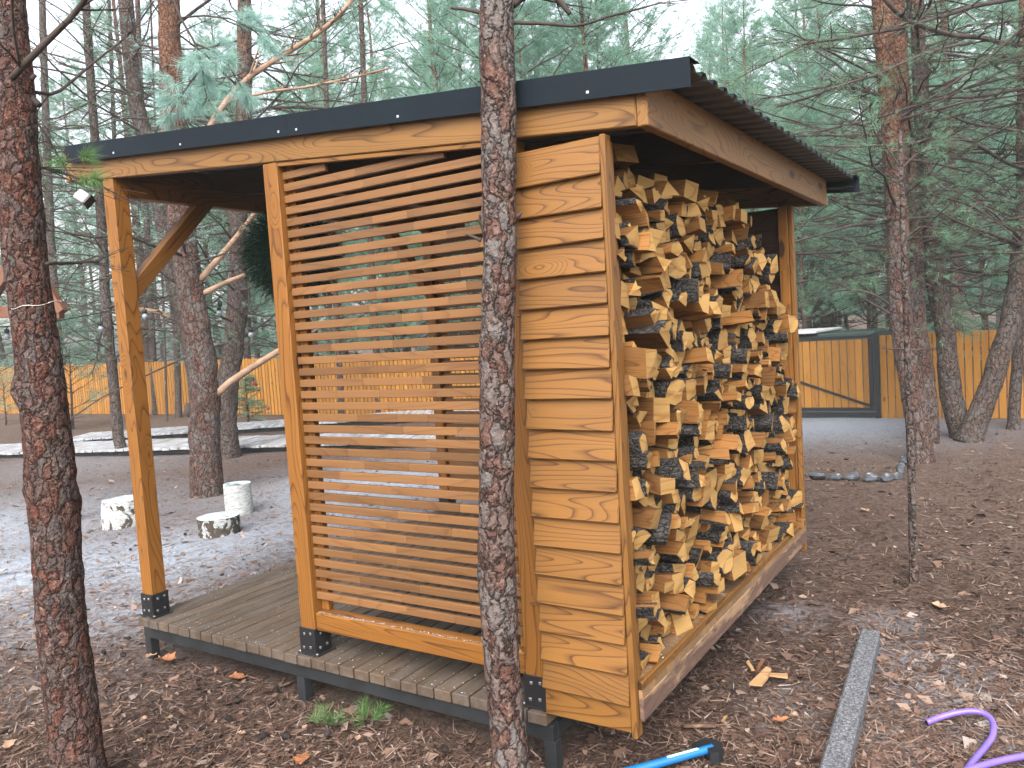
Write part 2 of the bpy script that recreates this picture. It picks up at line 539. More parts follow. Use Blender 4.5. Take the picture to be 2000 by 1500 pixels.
# ------------------------------------------------------------------ ground
FROST = [(60, 1120, 1.2, 1.0), (300, 1090, 1.1, 0.9), (480, 1050, 0.9, 0.75), (190, 1190, 0.7, 0.65), (-250, 1080, 2.2, 0.9), (90, 985, 1.3, 0.35),
         (440, 985, 0.9, 0.3), (1640, 830, 1.6, 0.75), (1500, 835, 1.5, 0.6), (760, 950, 1.6, 0.85), (640, 1010, 0.9, 0.7), (1780, 1290, 0.22, 0.5), (1850, 1350, 0.33, 0.5),
         (1730, 1450, 0.22, 0.4), (1740, 1215, 0.16, 0.5), (1950, 1440, 0.3, 0.35), (1530, 1195, 0.2, 0.35), (1560, 1380, 0.2, 0.3), (180, 905, 2.0, 0.25), (100, 1330, 0.5, 0.18)]
FB = [(gp(u, v)[:2], r, s) for u, v, r, s in FROST]
def frost_at(xy):
    f = np.zeros(len(xy))
    for c, r, s in FB:
        d2 = ((xy - c) ** 2).sum(1) / (r * r)
        f = np.maximum(f, s * np.exp(-d2 * 0.9))
    return f
def ground_h(xy):
    p = np.column_stack([xy, np.zeros(len(xy))])
    near = np.exp(-((xy[:, 0] + 0.5) ** 2 + (xy[:, 1] - 1) ** 2) / 60.0)
    h = (fbm(p * 1.3, 3, 3) - 0.5) * 0.05 + (fbm(p * 9.0, 3, 5) - 0.5) * 0.022 * (0.2 + near)
    under_shed = ((xy[:, 0] > -2.7) & (xy[:, 0] < 0.8) & (xy[:, 1] > -0.2) & (xy[:, 1] < 3.0))
    return h - 0.012 * under_shed
def axis(lo, hi, c0, c1, fine, grow):
    a = list(np.arange(c0, c1 + 1e-6, fine))
    s = fine
    while a[-1] < hi:
        s = min(s * grow, 4.0); a.append(a[-1] + s)
    s = fine
    b = []
    x = c0
    while x > lo:
        s = min(s * grow, 4.0); x -= s; b.append(x)
    return np.array(b[::-1] + a)
gx = axis(-140, 110, -4.5, 2.6, 0.045, 1.07)
gy = axis(-40, 190, -1.6, 4.0, 0.045, 1.07)
GXY = np.stack(np.meshgrid(gx, gy, indexing='ij'), -1).reshape(-1, 2)
gh = ground_h(GXY)
nx, ny = len(gx), len(gy)
ii = (np.arange(nx - 1)[:, None] * ny + np.arange(ny - 1)[None]).ravel()
g_mb = MB()
gv3 = np.column_stack([GXY, gh])
g_mb.add(gv3, [np.stack([ii, ii + ny, ii + ny + 1, ii + 1], -1)], gv3, frost_at(GXY), 0, True)

n = NT("needle_litter_soil")
g = n.gv()
a1 = n.noise(g, 2.2, 4.0, 0.6)
a2 = n.noise(g, 38.0, 5.0, 0.7)
fibn = n.noise(n.vmul(g, (60.0, 190.0, 60.0)), 1.0, 3.0, 0.7, 1.2)
fibm = n.noise(n.vmul(g, (190.0, 60.0, 60.0)), 1.0, 3.0, 0.7, 1.2)
fib = n.math('MAXIMUM', fibn, fibm)
soil = n.ramp(n.math('ADD', n.math('MULTIPLY', a2, 0.55), n.math('MULTIPLY', fib, 0.45)),
              [(0.25, (0.014, 0.009, 0.007)), (0.46, (0.062, 0.040, 0.031)), (0.60, (0.135, 0.093, 0.075)), (0.8, (0.22, 0.17, 0.145))])
sand = n.ramp(a2, [(0.3, (0.075, 0.062, 0.05)), (0.7, (0.15, 0.13, 0.11))])
col = n.mix(n.range(a1, 0.56, 0.70, 0.0, 0.55), soil, sand)
fr = n.math('MULTIPLY', n.tone(), n.range(n.math('ADD', n.math('MULTIPLY', a2, 0.55), n.math('MULTIPLY', fib, 0.45)), 0.30, 0.58, 0.30, 1.0), clamp=True)
col = n.mix(fr, col, (0.34, 0.39, 0.46))
n.bsdf(col, 0.95, n.bump(n.math('ADD', a2, fib), 0.8, 0.012), 0.1)
M['soil'] = n.m
tag(g_mb.build("ground", M['soil']), kind='structure')

# ------------------------------------------------------------------ shed
DT = 0.21                                   # deck level
SL = -0.0984                                # fall of the roof along x
shed = tag(empty("woodshed", (-1.0, 1.35, 0)), "open timber shed with slatted wall, lapped cladding and log bay under dark sloping roof", "shed")
YB = 2.66                                   # back row of posts
def beam_z(x): return DT + 2.376 + SL * (x + 2.484)    # underside of the side beams
# decking: boards running front to back
mb = MB()
x = -2.487
while x < 0.10:
    mb.box(x, x + 0.0820, -0.032 + random.uniform(-.003, .003), 2.80, DT - 0.045, DT + random.uniform(-.0012, .0012), 'y', bev=0.003)
    x += 0.0895
deck = under(mb, "decking", M['deckwood'], shed)
mb = MB()
mb.box(-2.47, 0.12, -0.018, 0.022, DT - 0.108, DT - 0.047, 'x', bev=0.002)
mb.box(-2.47, 0.12, 2.74, 2.78, DT - 0.108, DT - 0.047, 'x', bev=0.002)
for xx in (-2.47, -1.85, -1.25, -0.6, 0.08):
    mb.box(xx, xx + 0.04, 0.024, 2.738, DT - 0.106, DT - 0.047, 'y', bev=0.002)
under(mb, "deck_frame", M['frame'], shed)
for xx in (-2.47, -1.27, 0.075):
    for yy in (-0.016, 2.70):
        mb = MB()
        mb.box(xx, xx + 0.05, yy, yy + 0.05, -0.05, DT - 0.109, 'z', bev=0.002)
        under(mb, "leg", M['frame'], shed)
# posts with steel shoes
def post(x, y):
    zt = beam_z(x + 0.045) - 0.002 if y < 1 else beam_z(x + 0.045) - 0.002
    mb = MB()
    mb.box(x, x + 0.09, y, y + 0.09, DT + 0.012, zt, 'z', bev=0.005)
    p = under(mb, "post", M['post'], shed)
    mb = MB()
    h = 0.128
    for (x0, x1, y0, y1) in ((x - .005, x + .095, y - .006, y - .0008), (x - .005, x + .095, y + .0908, y + .096), (x - .006, x - .0008, y, y + .09), (x + .0908, x + .096, y, y + .09)):
        mb.box(x0, x1, y0, y1, DT + 0.004, DT + h, 'z', bev=0.001)
    mb.box(x - .022, x + .112, y - .012, y + .102, DT + .001, DT + .007, 'x', bev=0.001)
    for bx, bz in ((.022, .035), (.07, .105), (.03, .1), (.065, .04)):
        mb.box(x + bx - .006, x + bx + .006, y - .011, y - .0062, DT + bz - .006, DT + bz + .006, 'x', bev=.002, mat=1)
        mb.box(x + .0962, x + .101, y + bx - .006, y + bx + .006, DT + bz - .006, DT + bz + .006, 'x', bev=.002, mat=1)
    for bx in (-.012, .1):
        mb.box(x + bx - .008, x + bx + .004, y - .006, y + .006, DT + .0072, DT + .014, 'x', bev=.002, mat=1)
    s = under(mb, "post_shoe", [M['steel'], M['bolt']], shed)
    s.parent = p
for xx in (-2.484, -1.231, 0.0):
    for yy in (0.0, YB):
        post(xx, yy)
# side beams (front, back) falling towards the log bay, end beam across
def side_beam(y, name):
    mb = MB()
    x0, x1 = -2.785, 0.574
    mb.frame_box((x0, y, beam_z(x0)), (x1 - x0, 0, SL * (x1 - x0)), (0, 0.045, 0), (0, 0, 0.160), bev=0.004)
    return under(mb, name, M['beam'], shed)
side_beam(-0.003, "side_beam")
side_beam(2.714, "side_beam")
mb = MB()
mb.box(0.5755, 0.6146, -0.002, 2.757, DT + 2.071, DT + 2.232, 'y', bev=0.004)
under(mb, "end_beam", M['beam'], shed)
mb = MB()
mb.box(-2.83, -2.786, -0.002, 2.757, beam_z(-2.8) + .002, beam_z(-2.8) + .160, 'y', bev=0.004)
under(mb, "end_beam", M['beam'], shed)
# rafters under the sheet, running with the fall
for yy in (0.88, 1.80):
    mb = MB()
    x0, x1 = -2.784, 0.574
    mb.frame_box((x0, yy, beam_z(x0) + .012), (x1 - x0, 0, SL * (x1 - x0)), (0, 0.045, 0), (0, 0, 0.146), bev=0.003)
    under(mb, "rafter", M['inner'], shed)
mb = MB()
mb.box(-2.46, -2.398, 0.092, YB - 0.002, DT + 2.277, DT + 2.376, 'y', bev=0.003)
under(mb, "cross_beam", M['post'], shed)
mb = MB()
mb.box(-1.21, -1.146, 0.092, YB - 0.002, DT + 2.15, DT + 2.245, 'y', bev=0.003)
under(mb, "cross_beam", M['post'], shed)
for (ya, yb) in ((0.045, 0.60), (YB + 0.045, YB - 0.51)):
    mb = MB()
    mb.bar((-2.436, ya, DT + 1.745), (-2.436, yb, DT + 2.31), (1, 0, 0), 0.075, 0.078, bev=0.003)
    under(mb, "brace", M['post'], shed)
# slatted walls
def slat_wall(x0, x1, y, name_y):
    mb = MB()
    z = DT + 0.262
    k = 0
    while z < beam_z(x0) - 0.03:
        cuts = [x0]
        while cuts[-1] < x1 - 0.45:
            cuts.append(cuts[-1] + random.uniform(0.16, 0.55))
        cuts.append(x1)
        bow = random.uniform(-.0015, .0015)
        for a, b in zip(cuts[:-1], cuts[1:]):
            if b - a < 0.03: continue
            mz = min(z + 0.0335, beam_z(b) - 0.004)
            if mz - z < 0.012: continue
            mb.box(a + .0002, b - .0002, y + bow, y + 0.021 + bow, z, mz, 'x', bev=0.0022)
        z += 0.0515
        k += 1
    o = under(mb, "slat_panel", M['slat'], shed)
    for bx in (x0 + 0.001, x1 - 0.046):
        mb = MB()
        mb.box(bx, bx + 0.045, y + 0.024, y + 0.056, DT + 0.205, beam_z(bx + .045) - 0.004, 'z', bev=0.002)
        under(mb, "batten", M['post'], shed).parent = o
    return o
slat_wall(-1.139, -0.002, 0.030, 0)
slat_wall(-2.392, -1.233, YB + 0.034, 0)
def rail(x0, x1, y):
    mb = MB()
    mb.box(x0, x1, y, y + 0.075, DT + 0.1176, DT + 0.2027, 'x', bev=0.005)
    return under(mb, "bottom_rail", M['post'], shed)
rail(-1.1385, -0.002, 0.012)
rail(-2.3915, -1.2335, YB + 0.008)
mb = MB()
mb.frame_box((-1.139, 0.004, beam_z(-1.139) - 0.020), (1.137, 0, SL * 1.137), (0, 0.022, 0), (0, 0, 0.018), bev=0.002)
under(mb, "trim_strip", M['clad'], shed)
# cladding of the log bay, boards lapped downwards
def cladding(x0, x1, y, out, mat='clad'):
    mb = MB()
    nb = 19
    pz = (2.045 - 0.005) / nb
    for k in range(nb):
        z0 = DT + 0.002 + k * pz
        hh = min(0.128, DT + 2.045 + 0.02 - z0)
        jx, jz = random.uniform(-.004, .004), random.uniform(-.004, .004)
        yo = y + out * (0.032 if k else 0.014)
        tilt = -out * 0.026 if k else -out * 0.006
        e = np.array([x1 - x0 + jx, 0, jz])
        mb.frame_box((x0, yo, z0), e, (0, out * 0.019, 0), (0, tilt, hh), bev=0.004)
    return under(mb, "cladding", M[mat], shed)
cladding(0.098, 0.447, 0.006, -1)
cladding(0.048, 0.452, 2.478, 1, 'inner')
for (ya, yb, xa, xb) in ((-0.034, 0.014, 0.4505, 0.4715), (2.440, 2.490, 0.456, 0.479)):
    mb = MB()
    mb.box(xa, xb, ya, yb, DT - 0.010, DT + 2.066, 'z', bev=0.003)
    under(mb, "corner_strip", M['clad'], shed)
mb = MB()
mb.box(0.398, 0.4535, 2.425, 2.475, DT + 0.02, DT + 2.06, 'z', bev=0.003)
under(mb, "bay_post", M['post'], shed)
mb = MB()
mb.box(0.40, 0.4500, 0.030, 0.075, DT + 0.02, DT + 2.06, 'z', bev=0.003)
under(mb, "bay_post", M['post'], shed)
# partition between the bay and the seating side
mb = MB()
z = DT + 0.02
while z < DT + 2.05:
    mb.box(0.003, 0.022, 0.092, YB - 0.002, z, z + 0.12, 'y', bev=0.002)
    z += 0.124
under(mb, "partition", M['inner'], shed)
# floor of the bay and its layered edge
mb = MB()
y = 0.036
while y < 2.42:
    y1 = min(y + 0.105, 2.424)
    mb.box(0.024, 0.474, y, y1, DT + 0.152, DT + 0.177, 'x', bev=0.002)
    y = y1 + 0.004
under(mb, "bay_floor", M['ledge'], shed)
mb = MB()
mb.box(0.4745, 0.492, -0.012, 2.424, DT + 0.162, DT + 0.192, 'y', bev=0.002)
under(mb, "edge_strip", M['clad'], shed)
mb = MB()
y = -0.012
while y < 2.42:
    y1 = min(y + random.uniform(.09, .13), 2.424)
    mb.box(0.4745, 0.489, y, y1 - 0.002, DT + 0.129, DT + 0.161, 'x', bev=0.001)
    y = y1
under(mb, "board_ends", M['ledge'], shed)
mb = MB()
mb.box(0.4745, 0.491, -0.012, 2.438, DT + 0.05, DT + 0.128, 'y', bev=0.002)
under(mb, "edge_board", M['stained'], shed)
for yy in (0.05, 1.2, 2.36):
    mb = MB()
    mb.box(0.125, 0.472, yy, yy + 0.05, DT + 0.09, DT + 0.151, 'x', bev=0.002)
    under(mb, "bay_bearer", M['frame'], shed)
# roof: trapezoid sheet whose ribs run with the fall, flashed edges
def roof_z(x): return DT + 2.235 + SL * (x - 0.6146)
RX0, RX1, RY0, RY1 = -2.84, 0.752, -0.026, 2.93
prof = []
y = RY0
while y < RY1 - 0.11:
    prof += [(y, 0.0), (y + 0.050, 0.0), (y + 0.064, 0.019), (y + 0.098, 0.019)]
    y += 0.112
prof.append((RY1, 0.0))
prof = np.array(prof)
mb = MB()
xs = np.linspace(RX0, RX1, 12)
th = 0.0022
for off, mat in ((0.0, 1), (th, 0)):
    v = np.array([[x, py, roof_z(x) + 0.002 + pz + off] for x in xs for py, pz in prof])
    kx, ky = len(xs), len(prof)
    i = (np.arange(kx - 1)[:, None] * ky + np.arange(ky - 1)[None]).ravel()
    mb.add(v, [np.stack([i, i + 1, i + ky + 1, i + ky] if off == 0 else [i, i + ky, i + ky + 1, i + 1], -1)], v, 0.5, mat)
for x in (RX0, RX1):
    a = np.array([[x, py, roof_z(x) + 0.002 + pz + o] for o in (0.0, th) for py, pz in prof])
    k = len(prof)
    i = np.arange(k - 1)
    mb.add(a, [np.stack([i, i + 1, i + k + 1, i + k], -1)], a, 0.5, 0)
rf = under(mb, "roof_sheet", [M['roof'], M['roofu']], shed)
def flashing(y, out):
    mb = MB()
    x0, x1 = -2.75 if out < 0 else RX0, RX1 + 0.022
    for (a, b) in ((x0, -1.02), (-1.018, x1)):
        mb.frame_box((a, y, roof_z(a) - 0.068), (b - a, 0, SL * (b - a)), (0, out * 0.004, 0), (0, 0, 0.092), bev=0.0008, tone=0.5)
        mb.frame_box((a, y - out * 0.0005, roof_z(a) + 0.024), (b - a, 0, SL * (b - a)), (0, -out * 0.09, 0), (0, 0, 0.0025), bev=0.0004, tone=0.5)
    for x in (-2.3, -1.75, -1.07, -0.96, -0.4, 0.42):
        mb.box(x - .005, x + .005, min(y + out * .004, y + out * .0075), max(y + out * .004, y + out * .0075), roof_z(x) - .05, roof_z(x) - .040, 'x', bev=.002, mat=1)
    return under(mb, "roof_flashing", [M['roof'], M['bolt']], shed)
flashing(-0.030, -1)
flashing(2.934, 1)
mb = MB()
mb.frame_box((0.60, 2.80, roof_z(0.6) - 0.05), (0.15, 0, SL * .15), (0, 0.12, 0), (0, 0, 0.004), bev=0.0005)
under(mb, "eave_soffit", M['roof'], shed)

# ------------------------------------------------------------------ firewood in the bay
n = NT("birch_bark")
g = n.gv()
a1 = n.noise(n.vmul(g, (9, 9, 7)), 1.0, 5.0, 0.65, 1.0)
a2 = n.noise(n.vmul(g, (20, 20, 70)), 1.0, 3.0, 0.6)
thr = n.math('ADD', a1, n.math('MULTIPLY', n.math('SUBTRACT', n.tone(), .5), .36))
dark = n.range(thr, 0.55, 0.585)
white = n.mix(n.range(a2, .45, .65), (0.36, 0.38, 0.38), (0.22, 0.22, 0.215))
brown = n.mix(a2, (0.018, 0.014, 0.012), (0.09, 0.07, 0.055))
n.bsdf(n.mix(dark, white, brown), 0.85, n.bump(n.math('SUBTRACT', a2, n.math('MULTIPLY', dark, .6)), .6, .01), .15)
M['birch'] = n.m
def log_mesh(kind, seed, L):
    r = np.random.default_rng(seed)
    if kind == 'wedge':
        a = R(r.uniform(62, 105)); arc = np.linspace(-a / 2, a / 2, 6); pts = [(0, 0)] + [(math.cos(t), math.sin(t)) for t in arc]
        bk = list(range(1, 7))
    elif kind == 'half':
        arc = np.linspace(R(-88), R(88), 9); pts = [(math.cos(t), math.sin(t)) for t in arc]; bk = list(range(0, 9))
    elif kind == 'slab':
        arc = np.linspace(R(-48), R(48), 6); pts = [(math.cos(t) - 0.2, math.sin(t)) for t in arc]; bk = list(range(0, 6))
    elif kind == 'quarterless':
        a = R(r.uniform(40, 70)); arc = np.linspace(-a / 2, a / 2, 4); pts = [(.35, -.22), (.35, .2)][::-1] + [(math.cos(t), math.sin(t)) for t in arc]; bk = [2, 3, 4, 5]
    elif kind == 'block':
        pts = [(-1, -.8), (.9, -1), (1.05, .75), (-.85, .95)]; bk = []
    elif kind == 'tri':
        pts = [(-1, -.7), (1, -.85), (.15, 1)]; bk = []
    else:
        arc = np.arange(10) / 10 * 2 * math.pi; pts = [(math.cos(t), math.sin(t)) for t in arc]; bk = list(range(10))
    p = np.array(pts, float)
    p += r.normal(size=p.shape) * 0.05
    p -= (p.max(0) + p.min(0)) / 2
    p /= (p.max(0) - p.min(0))            # unit cell, scaled by the caller
    if (p[:, 0] * np.roll(p[:, 1], -1) - np.roll(p[:, 0], -1) * p[:, 1]).sum() < 0:
        p = p[::-1]; bk = [len(p) - 1 - i for i in bk][::-1]
    return p, bk, r

def log_parts(kind, seed, w, h, L, rot):
    """split log whose cut end looks along +x; returns wood and bark builders"""
    p, bk, r = log_mesh(kind, seed, L)
    c, s = math.cos(rot), math.sin(rot)
    p = p @ np.array([[c, s], [-s, c]])
    p = (p - (p.max(0) + p.min(0)) / 2) / (p.max(0) - p.min(0))
    P = p * (w, h)
    m = len(P)
    K = 5
    rings = []
    tw = r.uniform(-.10, .10); tp = r.uniform(.9, 1.06)
    for k in range(K):
        f = k / (K - 1)
        a = tw * (f - .5)
        q = P @ np.array([[math.cos(a), math.sin(a)], [-math.sin(a), math.cos(a)]]) * (1 + (tp - 1) * (1 - f))
        q = q + r.normal(size=q.shape) * 0.0025
        xe = -L + L * f
        xx = np.full(m, xe)
        if k == K - 1:
            xx = xx + r.uniform(-.25, .25) * q[:, 0] + r.uniform(-.25, .25) * q[:, 1] + r.normal(size=m) * 0.003
        rings.append(np.column_stack([xx, q]))
    V = np.concatenate(rings)
    off = np.array([r.uniform(0, 60), r.uniform(0, 60), r.uniform(0, 60)])
    mb = MB()
    tone = r.uniform(.15, .9)
    for i in range(m):                    # each split face keeps its own vertices: crisp arrises
        j = (i + 1) % m
        idx = np.array([[k * m + i, k * m + j] for k in range(K)]).ravel()
        q = np.array([[2 * k, 2 * k + 1, 2 * k + 3, 2 * k + 2] for k in range(K - 1)])
        mb.add(V[idx], [q], V[idx] + off, np.clip(tone + r.uniform(-.12, .12), 0, 1), 0)
    for k, fl in ((K - 1, 1), (0, -1)):
        ring = V[k * m:(k + 1) * m]
        ctr = ring.mean(0) + np.array([r.uniform(-.004, .008) * fl, 0, 0])
        vv = np.vstack([ring, ctr])
        t = np.array([[i, (i + 1) % m, m][::fl] for i in range(m)])
        mb.add(vv, [t], vv[:, [1, 0, 2]] * (1, .25, 1) + off, np.clip(tone + 0.1, 0, 1), 1)
    bm = None
    if len(bk) > 1:
        bm = MB()
        cen = P.mean(0)
        arc = [i % m for i in bk]
        if kind == 'round': arc = arc + [arc[0]]
        outer, inner = [], []
        for k in range(K):
            ring = V[k * m:(k + 1) * m][arc]
            d = ring[:, 1:] - ring[:, 1:].mean(0)
            nrm = ring[:, 1:] - cen
            nrm /= np.linalg.norm(nrm, axis=1)[:, None] + 1e-9
            th = 0.004 + 0.004 * r.random(len(arc))
            o = ring.copy(); o[:, 1:] += nrm * th[:, None]
            if k == K - 1: o[:, 0] -= 0.002
            outer.append(o)
            inn = ring.copy(); inn[:, 1:] -= nrm * 0.001
            if k == K - 1: inn[:, 0] -= 0.001
            inner.append(inn)
        na = len(arc)
        Vb = np.concatenate([np.concatenate([o, i[::-1]]) for o, i in zip(outer, inner)])
        nn = 2 * na
        q = np.array([[k * nn + i, k * nn + (i + 1) % nn, (k + 1) * nn + (i + 1) % nn, (k + 1) * nn + i] for k in range(K - 1) for i in range(nn)])
        cap = np.array([[(K - 1) * nn + i, (K - 1) * nn + i + 1, (K - 1) * nn + nn - 2 - i, (K - 1) * nn + nn - 1 - i] for i in range(na - 1)])
        bm.add(Vb, [q, cap], Vb[:, [1, 2, 0]] + off, 0.05, 0)
    return mb, bm, V

def heap_top(y):
    return float(np.interp(y, [0, .12, .45, .95, 1.35, 1.78, 1.92, 2.02, 2.15, 2.26, 2.40],
                           [1.86, 1.92, 2.00, 1.97, 1.95, 1.92, 1.72, 1.52, 1.42, 1.30, 1.12])) + DT
sky = np.full(240, DT + 0.180)
logs = []
for it in range(4000):
    avail = [(sky[i], i) for i in range(4, 236) if sky[i] < heap_top(i / 100) - 0.05]
    if not avail: break
    zmin = min(a[0] for a in avail)
    i0 = random.choice([i for z_, i in avail if z_ < zmin + 0.004])
    lo = i0
    while lo > 3 and abs(sky[lo - 1] - sky[i0]) < 0.012: lo -= 1
    hi = i0
    while hi < 236 and abs(sky[hi + 1] - sky[i0]) < 0.012: hi += 1
    room = hi - lo + 1
    wcm = int(round(random.choice([5.5, 6, 7, 7.5, 8.5, 10.5]) * random.uniform(.85, 1.15)))
    if room <= 3:
        sky[lo:hi + 1] = max(min(sky[max(lo - 1, 0)], sky[min(hi + 1, 239)]), sky[lo] + 0.01)
        continue
    w = min(wcm, room)
    if room - w < 4: w = room if room <= 13 else room // 2
    st = lo if random.random() < .5 else hi - w + 1
    z0 = sky[st:st + w].max()
    ww = w / 100
    hgt = float(np.clip(ww * random.uniform(.62, 1.1), .036, .088))
    logs.append((st / 100 + ww / 2, z0 + hgt / 2, ww, hgt))
    sky[st:st + w] = z0 + hgt * random.uniform(.9, 1.0)
# loose ones tipped on top
for (y, dz, w, h) in ((.20, .05, .09, .06), (.33, .10, .10, .06), (.62, .05, .08, .05), (.9, .06, .09, .06), (1.2, .05, .08, .07), (1.5, .06, .10, .07)):
    logs.append((y, max(sky[int(y * 100)], DT + 1.9) + dz * .6, w, h))
NTOP = 6
BIRCH = sorted(range(len(logs) - NTOP), key=lambda i: (logs[i][0] + .6 * (logs[i][1] - DT)))[:3]
KINDS = ['wedge', 'wedge', 'half', 'slab', 'quarterless', 'block', 'block', 'tri', 'wedge', 'round']
def zone_words(y, z):
    hh = (z - DT - 0.18) / (heap_top(y) - DT - 0.18)
    vz = ('on the bay floor', 'low in the pile', 'at mid height', 'high in the pile', 'near the roof')[min(4, int(max(hh, 0) * 5))] if z - DT > 0.26 else 'on the bay floor'
    hy = ('next to the cladding', 'a little past the cladding', 'midway along', 'toward the far post', 'by the far post')[min(4, int(y / 0.49))]
    return vz, hy
order = sorted(range(len(logs)), key=lambda i: (logs[i][0] * 1.0 + 0.25 * abs(logs[i][1] - 1.5)))
keep = set(order[:292]) | set(range(len(logs) - NTOP, len(logs)))
rest_w, rest_b = MB(), MB()
for i, (y, z, w, h) in enumerate(logs):
    kd = random.choice(KINDS)
    if i in BIRCH: kd = ('wedge', 'half', 'slab')[BIRCH.index(i)]
    rr = random.Random(1000 + i)
    L = rr.uniform(.30, .36)
    front = rr.gauss(.425, .055)
    front = min(max(front, .31), .525)
    top = i >= len(logs) - NTOP
    if top: front = rr.uniform(.36, .44); 
    yaw = rr.gauss(0, .13) + (rr.uniform(-.4, .4) if top else 0)
    if y < .12: yaw = abs(yaw) * .3
    pit = rr.gauss(0, .08) + (rr.uniform(-.35, .35) if top else 0)
    rot = rr.choice([0, 90, 180, 270]) + rr.uniform(-28, 28)
    if kd == 'block': rot = rr.uniform(-9, 9)
    wmb, bmb, V = log_parts(kd, 500 + i, w * 1.17, h * 1.17, L, R(rot))
    back = front - L
    if back < .03: front = .03 + L
    cy_, sy_, cp, sp = math.cos(yaw), math.sin(yaw), math.cos(pit), math.sin(pit)
    Mx = np.array([[cy_ * cp, -sy_, cy_ * sp], [sy_ * cp, cy_, sy_ * sp], [-sp, 0, cp]])
    org = np.array([front, y, z])
    for mbx in (wmb, bmb):
        if mbx is None: continue
        mbx.v = [a @ Mx.T + org for a in mbx.v]
    has_bark = bmb is not None
    if i in keep:
        vz, hy = zone_words(y, z)
        size = 'thick' if w * h > .0075 else ('thin' if w * h < .0040 else 'middling')
        look = {'wedge': 'bark backed wedge log', 'half': 'dark barked half log', 'slab': 'bark slab', 'quarterless': 'narrow barked split log',
                'block': 'barkless squarish log', 'tri': 'barkless three-sided log', 'round': 'whole round log'}[kd]
        root = wmb.build("firewood_log", [M['split'], M['cut']], None, loc=org)
        if top: vz = 'tipped on top'
        if i in BIRCH: look = ('wedge log', 'half log', 'slab')[BIRCH.index(i)] + ' with white birch bark'
        tag(root, f"{size} {look} {vz}, {hy}", "log", "split logs stacked in the bay")
        if has_bark:
            b = bmb.build("bark", M['birch'] if i in BIRCH else M['logbark'], root, loc=org)
            b.location = (0, 0, 0)
    else:
        for src, dst, mo in ((wmb, rest_w, 0), (bmb, rest_w, 2)):
            if src is None: continue
            nb0 = dst.n
            for a, gg, tt in zip(src.v, src.g, src.t):
                dst.v.append(a); dst.g.append(gg); dst.t.append(tt)
            for k in (3, 4):
                for fa, ma, sa in zip(src.f[k], src.m[k], src.sm[k]):
                    dst.f[k].append(fa + nb0); dst.m[k].append(ma + mo); dst.sm[k].append(sa)
            dst.n += src.n
if rest_w.n:
    tag(rest_w.build("firewood", [M['split'], M['cut'], M['logbark']]), "further split logs at the far end of the stacked pile", "firewood", kind='stuff')
print("logs", len(logs))
# ------------------------------------------------------------------ fence along the back of the plot, gate
FY = 10.3
def fence_run(x0, x1, pitch, w, gap_label, label, zt0, zt1, group=None):
    root = tag(empty("plank_fence", ((x0 + x1) / 2, FY, 0)), label, "fence")
    mb = MB()
    x = x0
    while x < x1 - 0.02:
        f = (x - x0) / (x1 - x0)
        zt = zt0 + (zt1 - zt0) * f + random.uniform(-.008, .008)
        mb.box(x, min(x + w, x1), FY + random.uniform(-.003, .003), FY + 0.022, 0.01, zt, 'z', bev=0.004)
        x += pitch
    under(mb, "planks", M['fence'], root)
    for zz in (0.3, min(zt0, zt1) - 0.25):
        mb = MB()
        mb.box(x0, x1, FY + 0.024, FY + 0.064, zz, zz + 0.04, 'x', bev=0.003)
        under(mb, "rail", M['steel'], root)
    x = x0 + 0.6
    while x < x1:
        mb = MB()
        mb.box(x, x + 0.06, FY + 0.066, FY + 0.126, -0.05, min(zt0, zt1) - .02, 'z', bev=0.003)
        under(mb, "fence_post", M['steel'], root)
        x += 2.4
    return root
fence_run(-0.205, 9.0, 0.099, 0.086, '', "orange stained plank fence behind the pines, standing beside the sliding gate post", 1.235, 1.215)
fence_run(-42.0, -3.72, 0.115, 0.092, '', "long orange stained plank fence seen through the shed, behind the boardwalk", 1.72, 1.24)
gate = tag(empty("sliding_gate", (-1.9, FY, 0)), "sliding gate of pale orange boards in a black steel frame with a diagonal bar", "gate")
mb = MB()
mb.box(-3.70, -0.30, FY - 0.02, FY + 0.04, 1.20, 1.245, 'x', bev=0.004)
mb.box(-3.70, -0.30, FY - 0.02, FY + 0.04, 0.115, 0.160, 'x', bev=0.004)
mb.box(-3.70, -0.24, FY - 0.03, FY + 0.05, 0.03, 0.09, 'x', bev=0.004)
mb.box(-3.70, -3.64, FY - 0.018, FY + 0.038, 0.161, 1.199, 'z', bev=0.004)
mb.box(-0.36, -0.30, FY - 0.018, FY + 0.038, 0.161, 1.199, 'z', bev=0.004)
under(mb, "gate_frame", M['steel'], gate)
mb = MB()
mb.bar((-0.36, FY - 0.024, 0.20), (-1.95, FY - 0.024, 0.79), (0, 1, 0), 0.02, 0.035, bev=0.002)
under(mb, "diagonal_bar", M['steel'], gate)
mb = MB()
x = -3.63
while x < -0.37:
    a = random.uniform(-.004, .004)
    mb.frame_box((x, FY - 0.008 + random.uniform(-.002, .002), 0.166), (a, 0, 1.018), (random.choice([.094, .098, .101]), 0, 0), (0, 0.02, 0), bev=0.003)
    x += 0.1065
under(mb, "boards", M['fence'], gate)
mb = MB()
mb.box(-0.285, -0.215, FY - 0.035, FY + 0.035, -0.05, 1.265, 'z', bev=0.004)
under(mb, "gate_post", M['steel'], gate)

